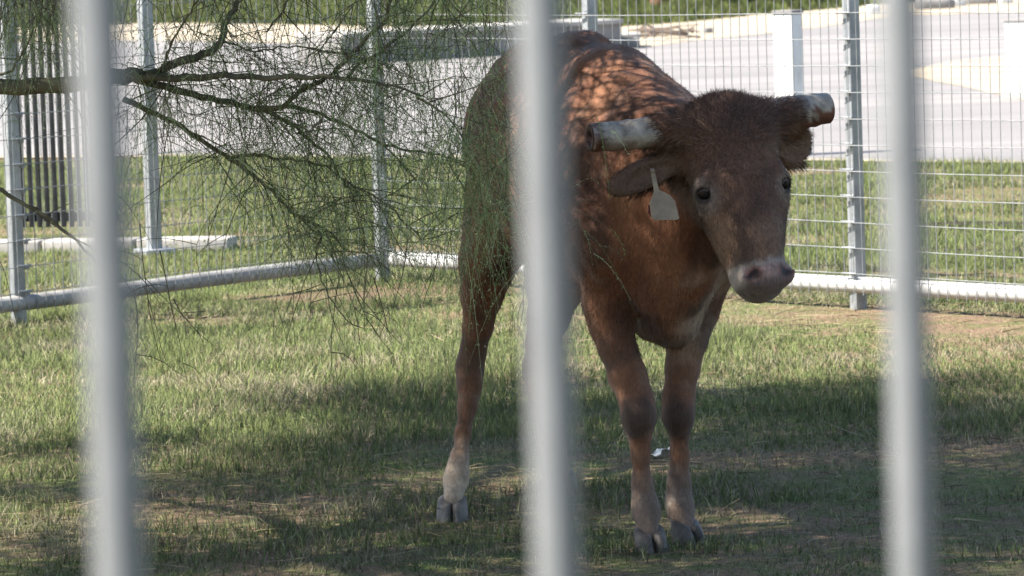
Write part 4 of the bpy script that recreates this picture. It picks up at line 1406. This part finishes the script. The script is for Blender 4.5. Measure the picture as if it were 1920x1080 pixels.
def grass(name, n, y0, y1, h0, h1, w, nseg, label, seed, inside):
    pt = scatter(n, y0, y1)
    if inside:      # tufts standing round the hooves
        for (hx, hy) in ((1219, 1030), (1287, 1018), (848, 962), (1053, 908)):
            g_ = G(hx, hy)
            pt = np.vstack([pt, np.array([g_.x, g_.y]) + RNG.normal(size=(260, 2)) * np.array([0.075, 0.06])])
    # tufts: pull towards random centres
    c = np.round(pt / 0.045 + RNG.normal(size=pt.shape) * 0.35) * 0.045
    pt = pt * 0.45 + c * 0.55 + RNG.normal(size=pt.shape) * 0.006
    fd = fence_dist(pt)
    ld = PL2 - PL1; ld.normalize()
    fl = (pt[:, 0] - PL1.x) * (-ld.y) + (pt[:, 1] - PL1.y) * ld.x
    b = bare(pt)
    keep = RNG.random(len(pt)) > b * 0.97
    if inside: keep[-1040:] = True
    keep &= pt[:, 1] < road_near_y(pt[:, 0]) - 0.05 + 0.12 * (fbm(pt, 6, 4, 2) - 0.5)
    for fpx in SHADOW_STRIPS:  # thin the blades over the painted shadow strips
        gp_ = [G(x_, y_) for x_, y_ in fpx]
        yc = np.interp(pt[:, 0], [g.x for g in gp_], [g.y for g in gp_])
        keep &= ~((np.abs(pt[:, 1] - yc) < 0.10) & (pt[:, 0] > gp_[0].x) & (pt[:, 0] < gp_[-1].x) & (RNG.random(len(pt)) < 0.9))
    pt, b, fd = pt[keep], b[keep], fd[keep]
    nb = len(pt)
    hn_ = fbm(pt, 2.2, seed, 3)
    far_ = sstep(18.5, 20.5, pt[:, 1])
    h = (h0 + (h1 - h0) * sstep(0.25, 0.8, hn_)) * RNG.uniform(0.5, 1.4, nb) * np.where(vnoise(pt, 9.0, 77) > 0.72, 1.45, 1.0) * (1 - 0.5 * b)
    dry = fbm(pt, 2.6, seed + 3, 4)
    isdry = RNG.random(nb) < np.clip(0.07 + 0.70 * sstep(0.46, 0.75, dry) + 0.5 * b - 0.18 * far_, 0, 0.92)
    g1 = np.array([0.130, 0.180, 0.066]); g2 = np.array([0.28, 0.32, 0.125]); s1 = np.array([0.46, 0.42, 0.29]); s2 = np.array([0.31, 0.28, 0.185])
    k = RNG.random((nb, 1))
    tint = np.where(isdry[:, None], s1 * k + s2 * (1 - k), g1 * k + g2 * (1 - k)) * RNG.uniform(0.75, 1.25, (nb, 1))
    lean = RNG.uniform(0.05, 0.75, (nb, 1)) ** 1.4
    lean = np.where(isdry[:, None], lean * 1.5 + 0.15, lean)
    an = RNG.uniform(0, 2 * math.pi, nb)
    dirs = np.stack([np.cos(an), np.sin(an), np.zeros(nb)], 1) * lean + np.array([0, 0, 1.0])
    st = np.hstack([pt, np.full((nb, 1), -0.003)])
    side = np.stack([np.cos(RNG.uniform(-0.9, 0.9, nb)), np.sin(RNG.uniform(-0.9, 0.9, nb)), np.zeros(nb)], 1)
    V, Q, t, ii, _ = ribbons(st, dirs, h, w * RNG.uniform(0.7, 1.3, nb), nseg, RNG.uniform(0.05, 0.5, nb), 0.3, tip=0.12, side=side)
    nr = np.array([0, 0, 1.0]) * 0.75 + RNG.normal(size=(nb, 3)) * 0.30
    nr /= np.linalg.norm(nr, axis=1, keepdims=True)
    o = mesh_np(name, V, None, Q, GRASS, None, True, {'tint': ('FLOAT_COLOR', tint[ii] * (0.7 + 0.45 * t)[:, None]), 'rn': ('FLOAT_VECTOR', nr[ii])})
    tag(o, label, 'grass', None, 'stuff')
    print(name, nb, len(Q) * 2)
    return o
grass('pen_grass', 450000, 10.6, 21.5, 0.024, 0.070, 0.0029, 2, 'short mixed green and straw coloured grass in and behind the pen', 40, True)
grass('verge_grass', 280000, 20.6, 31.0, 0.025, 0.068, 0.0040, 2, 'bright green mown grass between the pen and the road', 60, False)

# verge beyond the road
far_y = lambda x: np.interp(x, [p.x for p in far], [p.y for p in far])
n = 60000
y = RNG.uniform(46, 92, n); x = RNG.uniform(-1, 1, n) * (0.1155 * y + 1.0)
pt = np.stack([x, y], 1)
lim = np.interp(x, [G(q_[0], q_[1]).x for q_ in ((-900, 74), (300, 44), (960, 54), (1150, 52), (1290, 42), (1450, 26), (1700, 6), (1920, -4))],
                [G(q_[0], q_[1]).y for q_ in ((-900, 74), (300, 44), (960, 54), (1150, 52), (1290, 42), (1450, 26), (1700, 6), (1920, -4))])
pt = pt[pt[:, 1] > lim + 1.5 * (fbm(pt, 0.5, 3, 3) - 0.5)]
nb = len(pt)
k = RNG.random((nb, 1))
tint = (np.array([0.07, 0.105, 0.030]) * k + np.array([0.155, 0.175, 0.06]) * (1 - k)) * RNG.uniform(0.7, 1.2, (nb, 1))
an = RNG.uniform(0, 2 * math.pi, nb)
dirs = np.stack([np.cos(an) * 0.4, np.sin(an) * 0.4, np.ones(nb)], 1)
V, Q, t, ii, _ = ribbons(np.hstack([pt, np.zeros((nb, 1))]), dirs, RNG.uniform(0.08, 0.22, nb), RNG.uniform(0.015, 0.03, nb), 2, 0.2, 0.3, tip=0.15,
                         side=np.tile(np.array([1.0, 0, 0]), (nb, 1)))
nr = np.array([0, 0, 1.0]) + RNG.normal(size=(nb, 3)) * 0.3
nr /= np.linalg.norm(nr, axis=1, keepdims=True)
o = mesh_np('far_grass', V, None, Q, GRASS, None, True, {'tint': ('FLOAT_COLOR', tint[ii]), 'rn': ('FLOAT_VECTOR', nr[ii])})
tag(o, 'rough green grass beyond the road at the top of the picture', 'grass', None, 'stuff')

# shrub / small tree beyond the road, its stem at the top edge of the picture
def far_tree(px, py, h, r, label, seed):
    p = G(px, py)
    rg = np.random.default_rng(seed)
    e = empty('roadside_tree', (p.x, p.y, 0), label, 'tree', 'trees beyond the road')
    tb = simple_mat('red_brown_bark', (0.09, 0.045, 0.03), (0.17, 0.09, 0.06), 6, 0.9, 0, 0.5, 20, 0.2)
    MB().tube(smooth_path([(p.x, p.y, -0.05), (p.x + 0.05, p.y, 0.7), (p.x - 0.05, p.y, 1.6), (p.x + 0.1, p.y, h * 0.75)], 4), [0.16 - 0.008 * i for i in range(13)], 9).build('trunk', tb, e, True)
    n = 5000
    q = rg.normal(size=(n, 3)); q /= np.linalg.norm(q, axis=1, keepdims=True)
    q *= (rg.random((n, 1)) ** 0.4) * (0.75 + 0.5 * fbm(q, 2.5, seed, 2))[:, None]
    S = np.array([p.x, p.y, h]) + q * np.array([r, r, r * 0.7])
    S[:, 2] = np.maximum(S[:, 2], 1.4)
    D = rg.normal(size=(n, 3))
    V, Q, t, ii, _ = ribbons(S, D, rg.uniform(0.12, 0.25, n), rg.uniform(0.05, 0.09, n), 2, 0.2, 0.2, rng=rg)
    mesh_np('crown', V, None, Q, LEAF, e, True, {'tint': ('FLOAT_COLOR', (np.array([0.07, 0.10, 0.035]) * rg.uniform(0.6, 1.4, (n, 1)))[ii])}, kind='stuff')
far_tree(1236, 14, 3.0, 1.7, 'tree beyond the road whose reddish brown stem shows above the shoulder', 3)

# litter: straw, and a scrap of white paper behind the forelegs
pc = G(1236, 866)
nn = 9
pv = []
for i in range(nn):
    for j in range(4):
        x = (i / (nn - 1) - 0.5) * 0.085; y = (j / 3 - 0.5) * 0.05
        pv.append((pc.x + x + 0.004 * math.sin(i * 2 + j), pc.y + y * (1 - 0.4 * abs(x) / 0.05), 0.020 + 0.022 * (i / (nn - 1)) + 0.008 * math.sin(i * 1.4 + j * 0.9)))
pq = [(i * 4 + j, (i + 1) * 4 + j, (i + 1) * 4 + j + 1, i * 4 + j + 1) for i in range(nn - 1) for j in range(3)]
nv_ = len(pv)
pv2 = pv + [(a_, b_, c_ - 0.0012) for a_, b_, c_ in pv]
rim = [i * 4 for i in range(nn)] + [(nn - 1) * 4 + j for j in range(1, 4)] + [i * 4 + 3 for i in range(nn - 2, -1, -1)] + [2, 1]
rq = [(rim[i], rim[(i + 1) % len(rim)], rim[(i + 1) % len(rim)] + nv_, rim[i] + nv_) for i in range(len(rim))]
o = mesh_np('paper_scrap', np.array(pv2), None, np.array(pq + [tuple(reversed([k + nv_ for k in f])) for f in pq] + rq), WHITE, None, True)
tag(o, 'small crumpled white scrap lying on the grass behind the forelegs', 'litter')

n = 9000
pt = scatter(n, 10.8, 19.5)
b = bare(pt)
pt = pt[RNG.random(n) < 0.06 + 0.94 * b]
nb = len(pt)
an = RNG.normal(0, 0.7, nb) + np.where(RNG.random(nb) < 0.5, 0, math.pi)
dirs = np.stack([np.cos(an), np.sin(an), RNG.uniform(-0.02, 0.25, nb)], 1)
V, Q, t, ii, _ = ribbons(np.hstack([pt, np.full((nb, 1), 0.012)]), dirs, RNG.uniform(0.05, 0.17, nb), RNG.uniform(0.0025, 0.0045, nb), 3, 0.15, 0.35, tip=0.5)
V[:, 2] = np.maximum(V[:, 2], 0.006)
k = RNG.random((nb, 1))
tint = np.array([0.40, 0.33, 0.21]) * k + np.array([0.17, 0.125, 0.08]) * (1 - k)
nr = np.array([0, 0, 1.0]) + RNG.normal(size=(nb, 3)) * 0.25
nr /= np.linalg.norm(nr, axis=1, keepdims=True)
o = mesh_np('straw', V, None, Q, GRASS, None, True, {'tint': ('FLOAT_COLOR', tint[ii]), 'rn': ('FLOAT_VECTOR', nr[ii])})
tag(o, 'dry straw and dead stems scattered over the trodden ground', 'straw', None, 'stuff')
